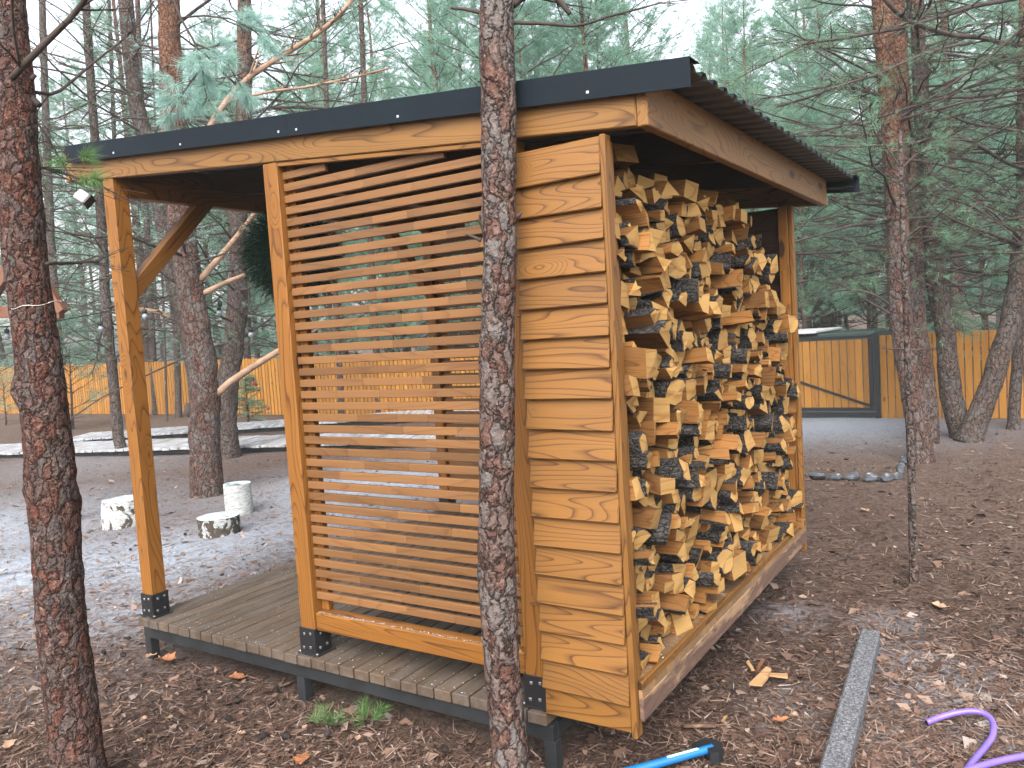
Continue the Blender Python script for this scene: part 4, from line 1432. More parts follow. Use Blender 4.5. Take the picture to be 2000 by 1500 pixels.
# pines right of the shed
RL = dict(tw=14, tl=(.15, .6), sub=4)
own_pine("tall curved pine with reddish upper trunk, in front of its twin behind the sapling stem",
    [(1798, 902), (1796, 860), (1791, 810), (1780, 745), (1766, 690), (1757, 630), (1755, 560), (1754, 450), (1746, 350), (1738, 200), (1724, 20), (1715, -120)], (44, 34), M['bark_mid'], (-.35, 1.3), 51, sides=44, seg=.04, knots=6, wander=.02,
    limbs=[dict(pts=[(1742, 345, 0), (1702, 330, -.5), (1667, 335, -.8), (1615, 374, -1.2)], w0=6, w1=3, live=.35, tips=60, **RL),
           dict(pts=[(1735, 190), (1650, 164), (1580, 191), (1524, 210)], w0=7, w1=3, live=.25, **RL),
           dict(pts=[(1745, 600), (1700, 570), (1640, 565), (1580, 590)], w0=6, w1=2, live=.5, tips=70, **RL),
           dict(pts=[(1752, 530), (1700, 520), (1650, 490), (1615, 472), (1580, 455)], w0=5, w1=2, live=.25, tips=60, **RL),
           dict(pts=[(1750, 620), (1690, 585), (1625, 545), (1560, 580)], w0=5, w1=2, live=.7, **RL)],
    autod=dict(n=60, z=(2.0, 7.5), L=(.5, 2.8), live=.40, nw=.0035, per=22))
own_pine("curved reddish pine trunk close behind its front twin, base nearer the fence",
    [(1812, 866), (1812, 800), (1806, 740), (1796, 680), (1788, 600), (1784, 500), (1774, 350), (1762, 200), (1752, 0), (1748, -100)], (40, 26), M['bark_mid'], (-.35, 1.2), 52, sides=30, seg=.05, knots=4, wander=.03,
    autod=dict(n=60, z=(2.0, 8), L=(.5, 2.8), live=.40, nw=.004, per=22))
own_pine("upright grey stem of the V shaped pair of pines by the plank fence",
    [(1884, 856), (1868, 815), (1856, 760), (1850, 700), (1846, 640), (1828, 560), (1816, 450), (1806, 300), (1797, 150), (1790, 0), (1786, -100)], (40, 24), M['bark_grey'], (-.3, .75), 53, sides=34, seg=.05, knots=6,
    limbs=[dict(pts=[(1826, 560), (1850, 590), (1870, 620), (1880, 640)], w0=5, w1=2, live=.9, tips=80, **RL)],
    autod=dict(n=70, z=(1.8, 8), L=(.5, 3.0), live=.42, nw=.004, per=22))
own_pine("leaning grey stem of the V shaped pair of pines, tilting away from its twin",
    [(1888, 862), (1910, 815), (1930, 768), (1952, 700), (1972, 640), (1986, 570), (1994, 500), (2003, 420), (2020, 300), (2050, 100), (2070, -60)], (40, 34), M['bark_grey'], (-.35, .6), 54, sides=34, seg=.05, knots=5,
    limbs=[dict(pts=[(2000, 330, 0), (1947, 311, -.5), (1912, 290, -.9), (1860, 269, -1.3), (1825, 271, -1.5), (1755, 280, -1.8), (1702, 287, -2), (1632, 285, -2.2), (1587, 280, -2.4)], w0=10, w1=3, tw=24, tl=(.2, .8), sub=4, live=.22, tips=60),
           dict(pts=[(2010, 172, 0), (1930, 184, -.4), (1860, 194, -.8), (1790, 210, -1.2), (1720, 231, -1.5), (1650, 248, -1.8), (1580, 262, -2)], w0=9, w1=3, tw=24, tl=(.2, .8), sub=4, live=.15),
           dict(pts=[(2010, 92, 0), (1930, 79, -.5), (1860, 72, -1), (1808, 54, -1.3), (1755, 35, -1.6), (1715, -8, -1.8)], w0=11, w1=8, tw=20, tl=(.2, .8), sub=4, live=.12),
           dict(pts=[(1990, -4, 0), (1895, 21, -.5), (1825, 38, -1), (1772, 49, -1.3), (1702, 66, -1.6), (1632, 80, -2), (1562, 91, -2.3)], w0=10, w1=5, tw=24, tl=(.2, .8), sub=4, live=.3, tips=50),
           dict(pts=[(1900, 80, -1), (1860, 84, -1.2), (1790, 115, -1.5), (1720, 143, -1.8), (1650, 164, -2.1), (1580, 191, -2.4), (1524, 210, -2.6)], w0=7, w1=3, tw=22, tl=(.15, .7), sub=4, live=.2),
           dict(pts=[(2005, 258, 0), (1895, 241, -.5), (1825, 213, -1)], w0=7, w1=4, tw=14, tl=(.2, .6), sub=4, live=.2),
           dict(pts=[(2005, 482, 0), (1930, 455, -.5), (1877, 437, -.8), (1825, 409, -1)], w0=9, w1=3, tw=18, tl=(.2, .7), sub=4, live=.3, tips=50),
           dict(pts=[(2000, 432, 0), (1965, 416, -.4), (1912, 395, -.8), (1853, 367, -1)], w0=6, w1=2, tw=14, tl=(.2, .6), sub=4, live=.25),
           dict(pts=[(1860, 486, 0), (1790, 500, -.5), (1737, 511, -1), (1671, 525, -1.3)], w0=5, w1=2, tw=14, tl=(.2, .6), sub=4, live=.3, tips=60),
           dict(pts=[(1560, 90, -2.3), (1520, 110, -2.5), (1475, 133, -2.7), (1422, 164, -3)], w0=4, w1=2, tw=14, tl=(.2, .7), sub=5, live=.6, tips=60)],
    autod=dict(n=70, z=(1.8, 8), L=(.6, 3.2), live=.42, nw=.004, per=22))
own_pine("thin dark pine trunk at the picture's right edge in front of the plank fence",
    [(1979, 838), (1983, 770), (1987, 690), (1991, 600), (1996, 500), (1994, 350), (1996, 200), (2000, 0)], (21, 17), M['bark_grey'], (-.4, 1.0), 55, sides=22, seg=.06, knots=4,
    autod=dict(n=50, z=(1.8, 8), L=(.5, 2.6), live=.4, nw=.004, per=22))
own_pine("thin bare sapling stem with short dead side twigs standing alone beside the log bay",
    [(1787, 1134), (1783, 1060), (1781, 960), (1778, 860), (1775, 760), (1772, 680), (1769, 600), (1766, 520), (1764, 430), (1760, 330), (1757, 250)], (17, 8), M['bark_grey'], (-.1, -.1), 56, sides=18, seg=.03, knots=9, cat="sapling", name="sapling", disp=.01,
    limbs=[dict(pts=[(1770, 682), (1745, 681), (1722, 680)], w0=4.5, w1=2, tw=3, tl=(.04, .1), sub=0),
           dict(pts=[(1771, 684), (1800, 683), (1825, 682)], w0=4.5, w1=2.5, tw=5, tl=(.05, .2), sub=1),
           dict(pts=[(1770, 560), (1790, 545), (1815, 560)], w0=3, w1=1.5, tw=4, tl=(.05, .2), sub=1),
           dict(pts=[(1768, 560), (1740, 540), (1690, 545), (1620, 555)], w0=3, w1=1.2, tw=9, tl=(.08, .3), sub=3, live=.3),
           dict(pts=[(1764, 470), (1800, 440), (1850, 460)], w0=3, w1=1.2, tw=8, tl=(.08, .3), sub=3, live=.3, tips=40),
           dict(pts=[(1760, 330), (1720, 270), (1690, 200)], w0=4, w1=1.5, tw=10, tl=(.1, .3), sub=3, live=.2),
           dict(pts=[(1760, 330), (1790, 300), (1830, 290)], w0=4, w1=1.5, tw=10, tl=(.1, .3), sub=3, live=.2)])
# ------------------------------------------------------------------ small things around the shed
def blob(seed, rx, ry, rz, cx, cy, z0, ang=0.5, n=14, rough=0.35, faceted=True):
    """angular stone resting on the ground"""
    th = np.linspace(0, math.pi, n // 2 + 1)
    ph = np.arange(n) / n * 2 * math.pi
    d = np.array([[math.sin(t) * math.cos(p), math.sin(t) * math.sin(p), math.cos(t)] for t in th for p in ph])
    r = np.random.default_rng(seed)
    nr = r.normal(size=(9, 3)); nr /= np.linalg.norm(nr, axis=1)[:, None]
    cut = r.uniform(.62, .95, 9)
    rad = np.ones(len(d))
    for a, c in zip(nr, cut):
        k = d @ a
        rad = np.minimum(rad, np.where(k > .05, c / np.maximum(k, .05), 9))
    rad = rad * (1 + rough * .3 * (fbm(d * 2.4 + seed, 3, seed) - .5))
    v = d * rad[:, None] * (rx, ry, rz)
    c, s = math.cos(ang), math.sin(ang)
    v = np.column_stack([v[:, 0] * c - v[:, 1] * s, v[:, 0] * s + v[:, 1] * c, v[:, 2]])
    v += (cx, cy, z0 - v[:, 2].min() * 0.75)
    q = []
    for i in range(len(th) - 1):
        for j in range(n):
            q.append([i * n + j, (i + 1) * n + j, (i + 1) * n + (j + 1) % n, i * n + (j + 1) % n])
    mb = MB(); mb.add(v, [np.array(q)], v, .5, 0, not faceted)
    return mb

# birch stumps used as seats
n = NT("frosted_stump_top")
g = n.gv()
a1 = n.noise(g, 6.0, 4.0, .6)
n.bsdf(n.mix(n.range(a1, .52, .66), (0.38, 0.44, 0.46), (0.10, 0.105, 0.105)), .9, n.bump(n.noise(g, 60, 3), .3, .005), .1)
M['stumptop'] = n.m
def stump(u, v, wpx, hpx, label, tone, seed, flare=1.06):
    b = gp(u, v)
    d = depth_of(b)
    r, h = wpx / FPX * d / 2, hpx / FPX * d
    c = b + np.array([fw[0], fw[1], 0]) * r * .9
    root = tag(empty("birch_stump", (c[0], c[1], 0)), label, "stump")
    zz = np.linspace(-0.03, h, 14)
    th = np.arange(30) / 30 * 2 * math.pi
    V = []
    for z in zz:
        q = np.column_stack([np.cos(th), np.sin(th), np.full(30, z * 3)])
        rr = r * (1 + .10 * (fbm(q * 1.6 + seed, 3, seed) - .5)) * (flare + (1 - flare) * min(1, max(z, 0) / h))
        V.append(np.column_stack([c[0] + rr * np.cos(th), c[1] + rr * np.sin(th), np.full(30, z)]))
    ring = V[-1].copy()
    V = np.concatenate(V)
    i = np.arange(13)[:, None] * 30; j = np.arange(30)[None]; j2 = (j + 1) % 30
    mb = MB(); mb.add(V, [np.stack([i + j, i + j2, i + 30 + j2, i + 30 + j], -1).reshape(-1, 4)], V + seed, tone, 0, True)
    under(mb, "bark", M['birch'], root)
    mb = MB(); r2 = ring.copy(); r2[:, 2] += 0.002; mb.ngon(r2, r2, .5); under(mb, "cut_top", M['stumptop'], root)
stump(228, 1031, 77, 50, "birch stump with black patched bark, nearest the shed's open corner post", .62, 3, 1.14)
stump(416, 1050, 82, 34, "low birch stump with black triangular patches, in front of the other two stumps", .72, 5, 1.0)
stump(460, 1006, 52, 58, "tall narrow birch stump with clean white bark by the forked pine's foot", .22, 8, 1.02)

# small decorated fir
b = gp(486, 832)
xt = tag(empty("decorated_fir", (b[0], b[1], 0)), "small bushy fir decorated with red baubles in front of the fence", "christmas tree")
r = np.random.default_rng(5)
mb = MB(); mb.tube(np.array([[b[0], b[1], -.02], [b[0], b[1], .5], [b[0] + .01, b[1], 1.08]]), [.03, .02, .006], 7); under(mb, "trunk", M['bark_grey'], xt)
pl, rl = [], []
for k in range(90):
    z = .12 + .93 * r.random() ** 1.1
    az, el = r.uniform(0, 6.28), R(r.uniform(-5, 35))
    L = .50 * (1 - (z - .1) / 1.08) + .08
    d = np.array([math.cos(az) * math.cos(el), math.sin(az) * math.cos(el), math.sin(el)])
    u = np.linspace(0, 1, 5)
    pl.append(np.array([b[0], b[1], z]) + d * (u * L)[:, None] + np.array([0, 0, -.12]) * ((u ** 2) * L)[:, None]); rl.append(.006 * (1 - .7 * u))
pl, rl = np.array(pl), np.array(rl)
br, cr = MB(), MB()
batch_tubes(br, pl, rl, 4)
L2, R2 = branchlets(pl, rl, r, 7, .06, .2)
batch_tubes(br, L2, R2, 3)
needles_on(cr, L2, r, 26, (.03, .045), .004, .0); needles_on(cr, pl, r, 60, (.03, .045), .004, .2)
under(br, "branches", M['twig'], xt); under(cr, "crown", M['needle'], xt)
M['bauble'] = plain("red_bauble", (0.35, 0.010, 0.014), .25, spec=.5)
for k in range(16):
    p = pl[r.integers(len(pl))][-1] + [0, 0, -.03]
    v = blob(k, .034, .034, .034, p[0], p[1], p[2] - .03, rough=0, n=10, faceted=False)
    th = None
    mb = MB()
    t_ = np.linspace(0, math.pi, 7)
    mb.tube(np.array([[p[0], p[1], p[2] + .034 * math.cos(t)] for t in t_]), np.maximum(.034 * np.sin(t_), .001), 10)
    o = under(mb, "bauble", M['bauble'], xt)

# gable frame of another timber shelter beyond the red trunk
M['redwood'] = wood("brown_stained_timber", (0.13, 0.05, 0.026), (0.06, 0.022, 0.011), rings=8, tonevar=.1)
gd = 8.0
ga = [dp(-70, 609, gd), dp(121, 611, gd), dp(42, 488, gd), dp(-40, 610, gd)]
gb = tag(empty("gable_frame", (ga[1][0], ga[1][1], 0)), "brown timber gable frame standing behind the thick red brown trunk", "timber frame")
nrm = np.cross(ga[1] - ga[0], [0, 0, 1.0]); nrm /= np.linalg.norm(nrm)
mb = MB(); mb.bar(ga[0], ga[1] + [0, 0, 0], nrm, .10, .115, bev=.004); under(mb, "tie_beam", M['redwood'], gb)
mb = MB(); mb.bar(ga[1] + nrm * .003, ga[2] + nrm * .003, nrm, .104, .11, bev=.004); under(mb, "rafter", M['redwood'], gb)
mb = MB(); mb.bar(ga[2] - nrm * .003, ga[3] - nrm * .003, nrm, .104, .11, bev=.004); under(mb, "rafter", M['redwood'], gb)
pf = dp(92, 622, gd)
mb = MB(); mb.box(pf[0] - .05, pf[0] + .05, pf[1] - .05, pf[1] + .05, 0, pf[2] - .01, 'z', bev=.004); under(mb, "post", M['redwood'], gb)

# festoon lights
M['cord'] = plain("black_rubber_cord", (0.012, 0.012, 0.013), .6)
M['glass'] = plain("clear_bulb_glass", (0.20, 0.23, 0.24), .15, spec=.6)
def festoon(label, pts, bulbs):
    P = np.array([dp(u, v, d) for u, v, d in pts])
    root = tag(empty("string_light", P[0]), label, "string light")
    mb = MB(); PP, _ = wob(P, 60, 0, 1); mb.tube(PP, .007, 5); under(mb, "cord", M['cord'], root)
    for u, v, d, top in bulbs:
        a, b_ = dp(u, top, d), dp(u, v, d)
        mb = MB()
        s = 1 / FPX * d
        mb.tube(np.array([a, b_ + [0, 0, 12 * s]]), .005, 5)
        mb.tube(np.array([b_ + [0, 0, 12 * s], b_ + [0, 0, 4 * s]]), 4.2 * s, 10)
        so = under(mb, "bulb_socket", M['cord'], root)
        mb = MB()
        t_ = np.linspace(0, 1, 8)
        mb.tube(np.array([b_ + [0, 0, (4 - 13 * t) * s] for t in t_]), np.array([2.5, 3.6, 4.8, 5.4, 5.3, 4.4, 2.8, .4]) * s, 10)
        g_ = under(mb, "bulb", M['glass'], root)
festoon("black string light with clear bulbs running from the gable frame to the forked pine",
        [(-20, 640, 8.2), (60, 634, 8.3), (105, 628, 8.4), (160, 618, 8.6), (200, 610, 8.8), (250, 600, 9.0), (290, 588, 9.2), (330, 578, 9.4), (372, 562, 9.45), (396, 550, 9.45)],
        [(107, 662, 8.4, 628), (197, 640, 8.8, 611), (283, 616, 9.15, 590), (365, 590, 9.42, 565), (14, 655, 8.25, 638)])
festoon("black string light with clear bulbs sagging from the forked pine toward the slatted wall",
        [(396, 550, 9.45), (410, 560, 9.6), (440, 590, 9.9), (470, 612, 10.2), (500, 632, 10.5), (560, 640, 10.8), (640, 630, 11)],
        [(428, 610, 9.8, 578), (490, 652, 10.4, 626), (430, 602, 9.85, 584)])

# ball of dark needles hung in the shed
pc = np.array([-1.62, 0.62, 0])
dB = depth_of([-1.62, .62, 1.9])
pc = dp(572, 494, dB)
rt_b = 98 / FPX * dB
pb = tag(empty("needle_ball", pc), "dark green ball of long pine needles hanging under the roof behind the shed's middle post", "hanging decoration")
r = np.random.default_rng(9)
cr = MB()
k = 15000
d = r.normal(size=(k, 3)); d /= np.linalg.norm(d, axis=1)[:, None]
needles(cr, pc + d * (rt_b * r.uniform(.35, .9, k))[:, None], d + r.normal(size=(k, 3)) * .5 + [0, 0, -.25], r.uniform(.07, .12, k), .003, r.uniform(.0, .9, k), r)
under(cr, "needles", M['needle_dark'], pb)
mb = MB(); mb.tube(np.array([pc, [pc[0], pc[1], beam_z(pc[0]) + .10]]), .003, 5); under(mb, "cord", M['cord'], pb)

# small white box hanging from a twig
dX = d1 + .05
c = dp(163, 387, dX)
bx = tag(empty("hanging_box", c), "small white box with a dark base hanging from a twig beside the roof corner", "hanging box")
M['whitebox'] = plain("white_painted_box", (0.38, 0.38, 0.40), .55, vary=.1)
e1 = (rt * .80 - up * .50); e1 /= np.linalg.norm(e1)          # long axis, hangs askew
e2 = (fw * .8 + rt * -.35 + up * -.1); e2 -= e1 * (e2 @ e1); e2 /= np.linalg.norm(e2)
e3 = np.cross(e1, e2)
s = 1 / FPX * dX
mb = MB(); mb.frame_box(c - e1 * 13 * s - e2 * 11 * s - e3 * 11 * s, e1 * 24 * s, e2 * 22 * s, e3 * 22 * s, bev=.004); under(mb, "body", M['whitebox'], bx)
mb = MB(); mb.frame_box(c + e1 * 11.2 * s - e2 * 12.2 * s - e3 * 12.2 * s, e1 * 4.5 * s, e2 * 24.4 * s, e3 * 24.4 * s, bev=.003); under(mb, "base", M['steel'], bx)
mb = MB()
a = np.linspace(0, math.pi, 9)
mb.tube(np.array([c - e1 * (13 + 5 * math.sin(t)) * s + e3 * 6 * math.cos(t) * s for t in a]), 1.6 * s, 6); under(mb, "handle", M['whitebox'], bx)
mb = MB(); mb.tube(np.array([c - e1 * 17.5 * s, dp(150, 362, dX), dp(143, 352, dX)]), .0015, 5); under(mb, "thread", M['cord'], bx)

# granite kerb lying on the ground
n = NT("speckled_granite")
g = n.gv()
f = n.math('ADD', n.math('MULTIPLY', n.noise(g, 95, 3, .75), .75), n.math('MULTIPLY', n.noise(g, 330, 2, .7), .35))
n.bsdf(n.ramp(f, [(.38, (0.02, 0.02, 0.022)), (.50, (0.068, 0.068, 0.074)), (.62, (0.155, 0.16, 0.175)), (.74, (0.33, 0.34, 0.37))]), .85, n.bump(f, .6, .006), .2)
M['granite'] = n.m
kh = .075
k0, k1 = gp(1686, 1229, kh), gp(1714, 1227, kh)
k2, k3 = gp(1597, 1500, kh), gp(1655, 1500, kh)
mid0, mid1 = (k0 + k1) / 2, (k2 + k3) / 2
dr = (mid1 - mid0); dr /= np.linalg.norm(dr)
sd_ = np.array([-dr[1], dr[0], 0])
wk = .088
kb = MB()
st_ = mid0
L = np.linalg.norm(mid1 - mid0) + .45
kb.frame_box(np.array([st_[0], st_[1], -.015]) - sd_ * wk / 2, dr * [L, L, 0], sd_ * wk, (0, 0, kh + .015), bev=.009)
tag(kb.build("kerb_stone", M['granite'], None, loc=(mid0[0], mid0[1], 0)), "long speckled grey granite kerb stone lying loose on the litter beside the log bay", "kerb stone")

# slate stones edging the bed
M['slate'] = None
n = NT("dark_slate")
g = n.gv()
nz = n.n("ShaderNodeNewGeometry")
sp = n.n("ShaderNodeSeparateXYZ"); n.put(sp.inputs[0], nz.outputs['Normal'])
f = n.noise(g, 18, 4, .65)
topf = n.math('MULTIPLY', n.range(sp.outputs[2], .6, .95), n.range(f, .52, .66))
n.bsdf(n.mix(topf, n.mix(f, (0.012, 0.013, 0.016), (0.075, 0.08, 0.09)), (0.36, 0.40, 0.44)), .6, n.bump(f, .6, .02), .4)
M['slate'] = n.m
ST = [(1596, 936, 36, 18), (1634, 938, 34, 16), (1667, 939, 30, 20), (1700, 940, 34, 20), (1731, 941, 36, 20), (1754, 937, 26, 18), (1758, 926, 24, 16), (1760, 917, 22, 15), (1764, 909, 20, 14), (1767, 901, 18, 12)]
names = ["nearest the firewood", "second from the firewood", "third from the firewood", "fourth from the firewood, bluish", "fifth from the firewood", "at the corner by the sapling stem",
         "first past the corner of the row", "second past the corner of the row", "third past the corner of the row", "farthest back in the row"]
for k, ((u, v, w, h), nm) in enumerate(zip(ST, names)):
    b = gp(u, v); d = depth_of(b); s = d / FPX
    mb = blob(40 + k, w * s * .56, w * s * .36, h * s * .52, b[0], b[1], 0, ang=.3 * k)
    tag(mb.build("edging_stone", M['slate'], None, loc=(b[0], b[1], 0)), f"dark slate edging stone in the row, {nm}", "stone", "slate edging stones in the row")

# hatchet
M['blue'] = plain("blue_plastic_handle", (0.008, 0.125, 0.36), .4, spec=.5, vary=.1)
M['paleblue'] = plain("pale_handle_label", (0.42, 0.62, 0.66), .5)
M['iron'] = plain("dark_forged_iron", (0.02, 0.021, 0.024), .5, .3, (40, .4, .004))
hz = .045
hA, hB = gp(1190, 1518, .02), gp(1392, 1461, hz)
hx = tag(empty("hatchet", gp(1388, 1468, 0)), "hatchet with bright blue handle and dark iron head lying by the shed's near corner", "hatchet")
ax = hB - hA; axn = ax / np.linalg.norm(ax)
mb = MB()
PPx = np.array([hA + ax * t for t in np.linspace(0, 1, 14)])
mb.tube(PPx, np.interp(np.linspace(0, 1, 14), [0, .3, .8, 1], [.019, .016, .015, .016]), 12); under(mb, "handle", M['blue'], hx)
mb = MB()
sd2 = np.cross(axn, [0, 0, 1.0]); sd2 /= np.linalg.norm(sd2)
up2 = np.cross(sd2, axn)
q0 = hA + ax * .55 + up2 * .0125; q1 = hA + ax * .86 + up2 * .0125
mb.bar(q0, q1, sd2, .013, .006, bev=.002); under(mb, "handle_label", M['paleblue'], hx)
poly = [(1350, 1447), (1362, 1442), (1379, 1440), (1396, 1446), (1410, 1452), (1412, 1464), (1404, 1471), (1387, 1473), (1384, 1464), (1374, 1456)]
tp = np.array([gp(u, v, .055) for u, v in poly])
thick = np.array([.006, .012, .026, .038, .040, .040, .040, .036, .034, .02])
topv = tp.copy(); topv[:, 2] = .034 + thick / 2 + .006
botv = tp.copy(); botv[:, 2] = np.maximum(.034 - thick / 2, .002)
m_ = len(poly)
mb = MB()
mb.add(np.vstack([topv, botv]), [np.array([[i, i + m_, (i + 1) % m_ + m_, (i + 1) % m_] for i in range(m_)])], None, .5, 0)
mb.ngon(topv, None, .5); mb.ngon(botv[::-1], None, .5)
under(mb, "head", M['iron'], hx)

# purple garden hose
M['hose'] = plain("purple_rubber_hose", (0.15, 0.095, 0.40), .38, spec=.5, vary=.12)
hp = [(1810, 1411, .02), (1832, 1402, .03), (1862, 1393, .045), (1895, 1388, .06), (1920, 1391, .06), (1936, 1403, .05), (1942, 1420, .04), (1938, 1441, .025), (1922, 1462, .016), (1905, 1482, .014), (1885, 1508, .014), (1850, 1560, .014), (1800, 1640, .014)]
P = np.array([gp(u, v, z) for u, v, z in hp]); PP, _ = wob(P, 90, 0, 1)
mb = MB(); mb.tube(PP, .0115, 14)
hs_ = tag(mb.build("garden_hose", M['hose'], None, loc=gp(1940, 1440, 0)), "purple garden hose curling up in a hook to a cut open end", "hose")
mb = MB(); e0 = PP[0] - (PP[1] - PP[0]) / np.linalg.norm(PP[1] - PP[0]) * .0012
mb.tube(np.array([e0, PP[0] + (PP[1] - PP[0]) * .02]), .0085, 12); o = mb.build("hose_bore", M['steel'], hs_, loc=gp(1940, 1440, 0)); o.location = (0, 0, 0)
P = np.array([gp(u, v, .034) for u, v in [(1868, 1512), (1900, 1501), (1935, 1490), (1970, 1482), (2010, 1475), (2080, 1462)]]); PP, _ = wob(P, 40, 0, 1)
mb = MB(); mb.tube(PP, .0115, 14)
tag(mb.build("garden_hose", M['hose'], None, loc=PP[0]), "straight length of purple hose crossing over the curled one", "hose")

# ---- dry leaves, cones, chips, seedlings
M['leaf'] = plain("dry_orange_leaf", (0.24, 0.095, 0.042), .8, vary=.45)
M['leafp'] = plain("pale_dry_leaf", (0.30, 0.19, 0.12), .8, vary=.3)
M['cone'] = plain("dark_pine_cone", (0.028, 0.020, 0.017), .85, vary=.5)
M['chip'] = wood("fresh_wood_chip", (0.38, 0.235, 0.11), (0.25, 0.125, 0.055), knots=False, rings=3, rough=.8)
def leaf(u, v, px, mat, label, seed, curl=.35):
    b = gp(u, v); s = px / FPX * depth_of(b)
    r = np.random.default_rng(seed)
    nx_, ny_ = 9, 5
    V = []
    a = r.uniform(0, 6.28)
    for i in range(nx_):
        t = i / (nx_ - 1)
        half = math.sin(math.pi * min(.98, max(.03, t)) ** .8) * .30 * (1 + .35 * math.sin(t * 19 + seed))
        for j in range(ny_):
            q = (j / (ny_ - 1) - .5) * 2
            x, y = (t - .5) * s, q * half * s
            z = .012 + curl * s * (q * q * .5 * half * 2 + (t - .5) ** 2 * .8) + .05 * s * math.sin(7 * t + 3 * q + seed)
            V.append((b[0] + x * math.cos(a) - y * math.sin(a), b[1] + x * math.sin(a) + y * math.cos(a), z))
    V = np.array(V)
    q = np.array([[i * ny_ + j, (i + 1) * ny_ + j, (i + 1) * ny_ + j + 1, i * ny_ + j + 1] for i in range(nx_ - 1) for j in range(ny_ - 1)])
    mb = MB(); mb.add(V, [q], V * 6 + seed, .5, 0, True)
    tag(mb.build("dry_leaf", mat, None, loc=(b[0], b[1], 0)), label, "leaf")
leaf(326, 1294, 46, M['leaf'], "large orange dry leaf just below the deck edge at its open end", 1, .6)
leaf(296, 1287, 26, M['leafp'], "pale curled leaf beside the large orange leaf below the deck edge", 2, .6)
leaf(466, 1328, 40, M['leaf'], "orange brown leaf under the deck edge, short of the middle post", 3)
leaf(281, 1409, 18, M['leafp'], "small pale leaf between the thick trunk and the two yellowish leaves", 4)
leaf(330, 1408, 20, M['leafp'], "small yellowish leaf right of a pale one in open litter", 5)
leaf(472, 1437, 20, M['leafp'], "small tan leaf near a pair of dark cones in the litter", 6)
leaf(273, 1453, 22, M['leafp'], "small cream leaf near the foot of the thick red brown trunk", 7)
leaf(592, 1488, 50, M['leaf'], "large pale orange leaf with ragged edge at the bottom of the picture", 8)
leaf(18, 1461, 36, M['leafp'], "pale leaf lying outside the thick red brown trunk at the picture corner", 9)
leaf(1838, 1189, 36, M['leafp'], "pale ragged leaf on the litter past the end of the granite kerb", 10)
leaf(1526, 1414, 34, M['leaf'], "dark orange leaf between the hatchet and the granite kerb", 11, .6)
leaf(1553, 1401, 20, M['leafp'], "small buff leaf close to the granite kerb near the hatchet", 12)
leaf(1690, 1000, 26, M['leafp'], "pale leaf on the litter near the row of slate stones", 13)
leaf(700, 1447, 20, M['leafp'], "pale chip shaped leaf below the green seedlings", 14)
def cone(u, v, px, seed):
    b = gp(u, v); s = max(px / FPX * depth_of(b), .022)
    r = np.random.default_rng(seed)
    a = r.uniform(0, 6.28); d = np.array([math.cos(a), math.sin(a), .15])
    d /= np.linalg.norm(d)
    e = np.cross(d, [0, 0, 1.0]); e /= np.linalg.norm(e); f = np.cross(e, d)
    c = np.array([b[0], b[1], s * .32])
    mb = MB()
    t_ = np.linspace(-.5, .5, 7)
    mb.tube(np.array([c + d * t * s for t in t_]), np.array([.08, .22, .27, .26, .2, .12, .03]) * s, 8)
    V, Q = [], []
    for k in range(46):
        t = (k + .5) / 46
        ph = k * 2.4
        rr = np.interp(t, [0, .25, .6, 1], [.2, .34, .27, .08]) * s
        rad_ = e * math.cos(ph) + f * math.sin(ph); tan = -e * math.sin(ph) + f * math.cos(ph)
        base = c + d * (t - .5) * s
        w_ = .11 * s * (1.2 - t * .6)
        n0 = len(V)
        V += [base + rad_ * rr * .5 - tan * w_, base + rad_ * rr * .5 + tan * w_, base + rad_ * rr * 1.15 + tan * w_ * .7 + d * .10 * s, base + rad_ * rr * 1.15 - tan * w_ * .7 + d * .10 * s]
        Q.append([n0, n0 + 1, n0 + 2, n0 + 3])
    mb.add(np.array(V), [np.array(Q)], np.array(V) * 8, .5, 0)
    return mb.build("pine_cone", M['cone'], None, loc=(b[0], b[1], 0))
for k, (u, v, px) in enumerate([(250, 1250, 12), (241, 1283, 14), (282, 1321, 14), (464, 1374, 20), (448, 1412, 22), (513, 1446, 24), (558, 1444, 22), (376, 1475, 24), (640, 1437, 20), (203, 1278, 12), (870, 1470, 20), (1060, 1470, 16), (640, 1330, 14), (540, 1350, 16)]):
    tag(cone(u, v, px, k), "dark open pine cone in the brown litter along the deck's lower edge", "pine cone", "pine cones below the deck")
for k, (u, v, px) in enumerate([(434, 1125, 9), (157, 1010, 8), (171, 1194, 9), (22, 1192, 9), (362, 1046, 8), (255, 1075, 7)]):
    tag(cone(u, v, px, 30 + k), "dark pine cone on the frosty ground beyond the open end of the deck", "pine cone", "pine cones on the frosty ground")
for k, (u, v, px) in enumerate([(1993, 1240, 18), (1752, 1138, 12), (1768, 1148, 14), (1820, 860, 8)]):
    tag(cone(u, v, px, 50 + k), "dark pine cone in the litter near the sapling stem", "pine cone", "pine cones on the sapling side")
def chip(pts, z, th, label, mat=None):
    T = np.array([gp(u, v, z) for u, v in pts]); T[:, 2] += np.linspace(0, .012, len(T))
    B = T - [0, 0, th]
    m_ = len(T)
    mb = MB()
    mb.add(np.vstack([T, B]), [np.array([[i, i + m_, (i + 1) % m_ + m_, (i + 1) % m_] for i in range(m_)])], None, .5)
    mb.ngon(T, None, .6); mb.ngon(B[::-1], None, .4)
    tag(mb.build("wood_chip", mat or M['chip'], None, loc=T.mean(0) * [1, 1, 0]), label, "wood chip")
chip([(1463, 1334), (1497, 1302), (1506, 1309), (1500, 1325), (1488, 1341)], .03, .012, "triangular fresh wood chip, largest of the heap between firewood and granite kerb")
chip([(1500, 1314), (1538, 1317), (1539, 1326), (1503, 1323)], .02, .008, "straight pale splinter sticking out of the chip heap toward the kerb")
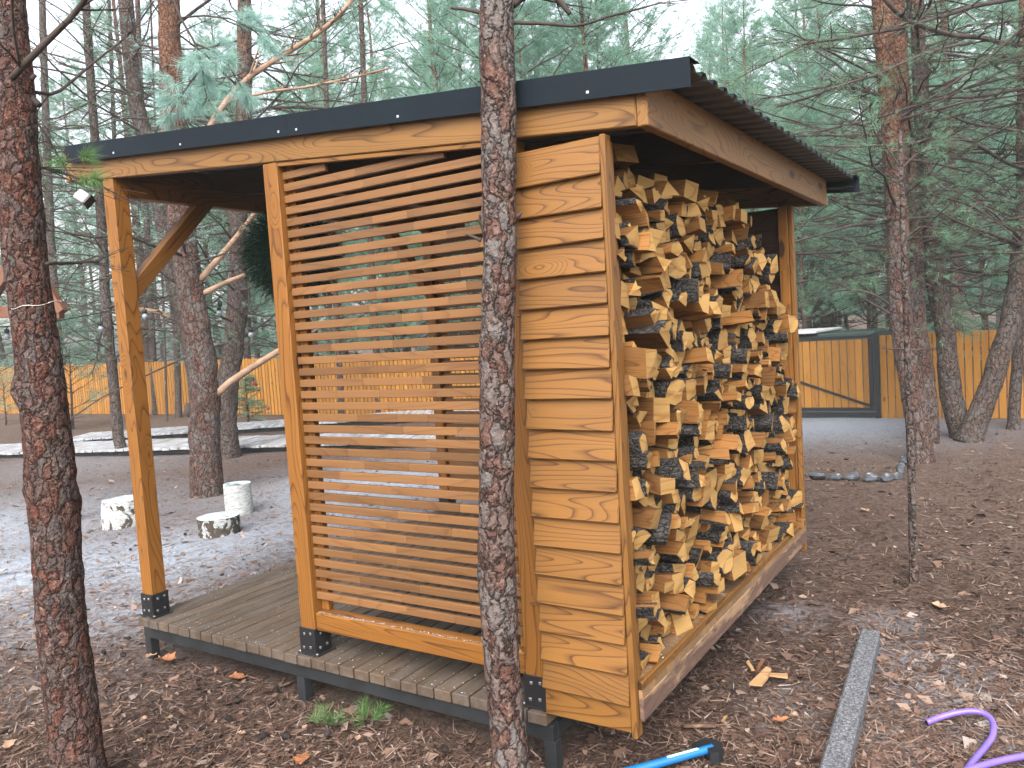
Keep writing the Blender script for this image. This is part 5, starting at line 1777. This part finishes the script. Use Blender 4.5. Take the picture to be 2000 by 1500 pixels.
chip([(1474, 1310), (1488, 1287), (1493, 1291), (1481, 1314)], .045, .006, "brown bark splinter standing up behind the triangular chip", M['leaf'])
chip([(1457, 1293), (1462, 1290), (1474, 1311), (1468, 1313)], .03, .006, "narrow tan splinter at the back of the chip heap")
chip([(1408, 1408), (1415, 1400), (1421, 1401), (1413, 1415)], .012, .005, "small white chip on the litter above the hatchet")
chip([(1330, 1414), (1392, 1413), (1398, 1419), (1336, 1421)], .02, .012, "grey stick of wood lying under the shed's near corner", M['stained'])
M['seedling'] = needle_mat("green_seedling_needles", (0.05, 0.11, 0.03), (0.11, 0.20, 0.07), (0.20, 0.30, 0.13), .3)
def seedling(u, v, px, nn, label, seed):
    b = gp(u, v); s = px / FPX * depth_of(b)
    r = np.random.default_rng(seed)
    root = tag(empty("pine_seedling", (b[0], b[1], 0)), label, "seedling")
    mb = MB()
    tips = []
    for k in range(nn):
        a = r.uniform(0, 6.28)
        q = np.array([b[0], b[1], -.005]) + np.array([math.cos(a), math.sin(a), 0]) * s * r.uniform(0, .5) * [1, 1, 0]
        t = q + np.array([math.cos(a) * .25 * s, math.sin(a) * .25 * s, s * r.uniform(.25, .6)])
        mb.tube(np.array([q, (q + t) / 2 + [0, 0, .01], t]), [.003, .0025, .0015], 5); tips.append(np.array([q, (q + t) / 2, t]))
    under(mb, "stem", M['twig'], root)
    cr = MB(); needles_on(cr, np.array(tips), r, 46, (.045, .075), .0026, .3, spread=1.1); under(cr, "needles", M['seedling'], root)
seedling(724, 1412, 62, 7, "bright green pine seedling tuft below the deck edge, the bushier one", 3)
seedling(644, 1418, 44, 5, "smaller green pine seedling tuft beside the bushier one", 4)
b = gp(1608, 860)

# ---- litter: fallen needles, bark flakes
r = np.random.default_rng(77)
def scatter(n, vmin=842, vmax=1640):
    u = r.uniform(-260, 2260, n); v = vmin + (vmax - vmin) * r.random(n) ** .85
    P = np.array([gp(a, b) for a, b in zip(u, v)])
    P[:, :2] += r.normal(size=(n, 2)) * .03
    inside = (P[:, 0] > -2.47) & (P[:, 0] < 0.10) & (P[:, 1] > 0.06) & (P[:, 1] < 2.75)
    P = P[~inside]
    P[:, 2] = ground_h(P[:, :2]) + .003
    return P
n = NT("fallen_litter")
g = n.gv()
fcol = n.ramp(n.tone(), [(0.0, (0.018, 0.011, 0.009)), (0.25, (0.055, 0.032, 0.024)), (0.5, (0.125, 0.075, 0.055)), (0.68, (0.23, 0.16, 0.125)), (0.80, (0.27, 0.235, 0.215)), (0.92, (0.34, 0.36, 0.385)), (1.0, (0.42, 0.46, 0.52))])
n.bsdf(fcol, .85, None, .15)
M['litter'] = n.m
lit = MB()
P = scatter(70000)
k = len(P)
a = r.uniform(0, 6.28, k)
D = np.column_stack([np.cos(a), np.sin(a), r.normal(size=k) * .16])
fz = frost_at(P[:, :2])
dist = np.linalg.norm(P - CAM, axis=1)
fz2 = fz * r.uniform(.3, 1.0, k)
tn = np.clip(r.beta(2.0, 2.6, k) * .85 * (1 - fz2) + fz2 * .93, 0, 1)
lnn = r.uniform(.035, .085, k)
Dn = D / np.linalg.norm(D, axis=1)[:, None]
Sd = np.column_stack([-np.sin(a), np.cos(a), r.normal(size=k) * .3]); 
wd = (.0014 + .0005 * dist * .45)[:, None] * r.uniform(.6, 1.4, k)[:, None]
P1 = P + [0, 0, .004]
v = np.stack([P1 - Sd * wd, P1 + Sd * wd, P1 + Dn * lnn[:, None] + Sd * wd * .6, P1 + Dn * lnn[:, None] - Sd * wd * .6], 1)
v[:, 2:, 2] = np.maximum(v[:, 2:, 2], P1[:, None, 2] - .002)
lit.add(v.reshape(-1, 3), [np.arange(k * 4).reshape(-1, 4)], None, np.repeat(tn, 4), 0)
tag(lit.build("needle_litter", M['litter']), "brown fallen pine needles strewn over the ground", "needle litter", kind='stuff')
lit = MB()
P = scatter(17000)
k = len(P)
a = r.uniform(0, 6.28, k)
fz = frost_at(P[:, :2])
fz2 = fz * r.uniform(.3, 1.0, k)
tn = np.clip(r.beta(1.6, 2.0, k) * .8 * (1 - fz2) + fz2 * .93, 0, 1)
ln = (r.uniform(.008, .02, k) * np.where(r.random(k) < .12, 2.4, 1))[:, None]
wd = ln * r.uniform(.3, .7, k)[:, None]
e1 = np.column_stack([np.cos(a), np.sin(a), r.normal(size=k) * .25]); e2 = np.column_stack([-np.sin(a), np.cos(a), r.normal(size=k) * .35])
P = P + [0, 0, .006]
h = np.array([0, 0, 1.0]) * (ln * .25)
v = np.stack([P - e1 * ln - e2 * wd * .6, P - e2 * wd - h * .3 + e1 * ln * .1, P + e1 * ln, P + e2 * wd + h * .5 - e1 * ln * .2], 1).reshape(-1, 3)
lit.add(v, [np.arange(k * 4).reshape(-1, 4)], None, np.repeat(tn, 4), 0)
tag(lit.build("bark_litter", M['litter']), "loose flakes of bark and dry leaf scraps over the ground", "bark litter", kind='stuff')
# frost crumbs and debris on the deck and rail
lit = MB()
k = 1500
P = np.column_stack([r.uniform(-2.47, .08, k), r.random(k) ** 1.6 * 1.5 - .02, np.full(k, DT + .003)])
k2 = 400
P2 = np.column_stack([r.uniform(-1.13, -.02, k2), r.uniform(.016, .032, k2), np.full(k2, DT + .2035)])
k3 = 220
P3 = np.column_stack([r.uniform(.40, .488, k3), r.uniform(.05, 2.4, k3), np.full(k3, DT + .194)])
P = np.vstack([P, P2, P3]); k = len(P)
a = r.uniform(0, 6.28, k); ln = r.uniform(.0015, .005, k)[:, None]
e1 = np.column_stack([np.cos(a), np.sin(a), r.normal(size=k) * .2]); e2 = np.column_stack([-np.sin(a), np.cos(a), r.normal(size=k) * .2])
v = np.stack([P - e1 * ln, P - e2 * ln * .6, P + e1 * ln, P + e2 * ln * .6 + [0, 0, .001]], 1).reshape(-1, 3)
lit.add(v, [np.arange(k * 4).reshape(-1, 4)], None, np.repeat(r.uniform(.72, 1.0, k), 4), 0)
tag(lit.build("frost_crumbs", M['litter']), "white frost crumbs and sawdust lying on the deck and rail", "frost crumbs", kind='stuff')

# ------------------------------------------------------------------ thin haze volume, added to lift and pale the far trees
HZ = MB()
HZ.box(-60, 30, -6, 62, -1.0, 24.0, 'x', bev=0.01)
n = NT("added_haze")
vol = n.n("ShaderNodeVolumePrincipled")
vol.inputs['Color'].default_value = (0.86, 0.97, 0.94, 1)
vol.inputs['Density'].default_value = 0.0018
vol.inputs['Anisotropy'].default_value = 0.0
n.t.links.new(vol.outputs[0], n.out.inputs['Volume'])
tag(HZ.build("haze", n.m), "thin haze added to pale the far trees of the wood", "haze", kind='stuff')
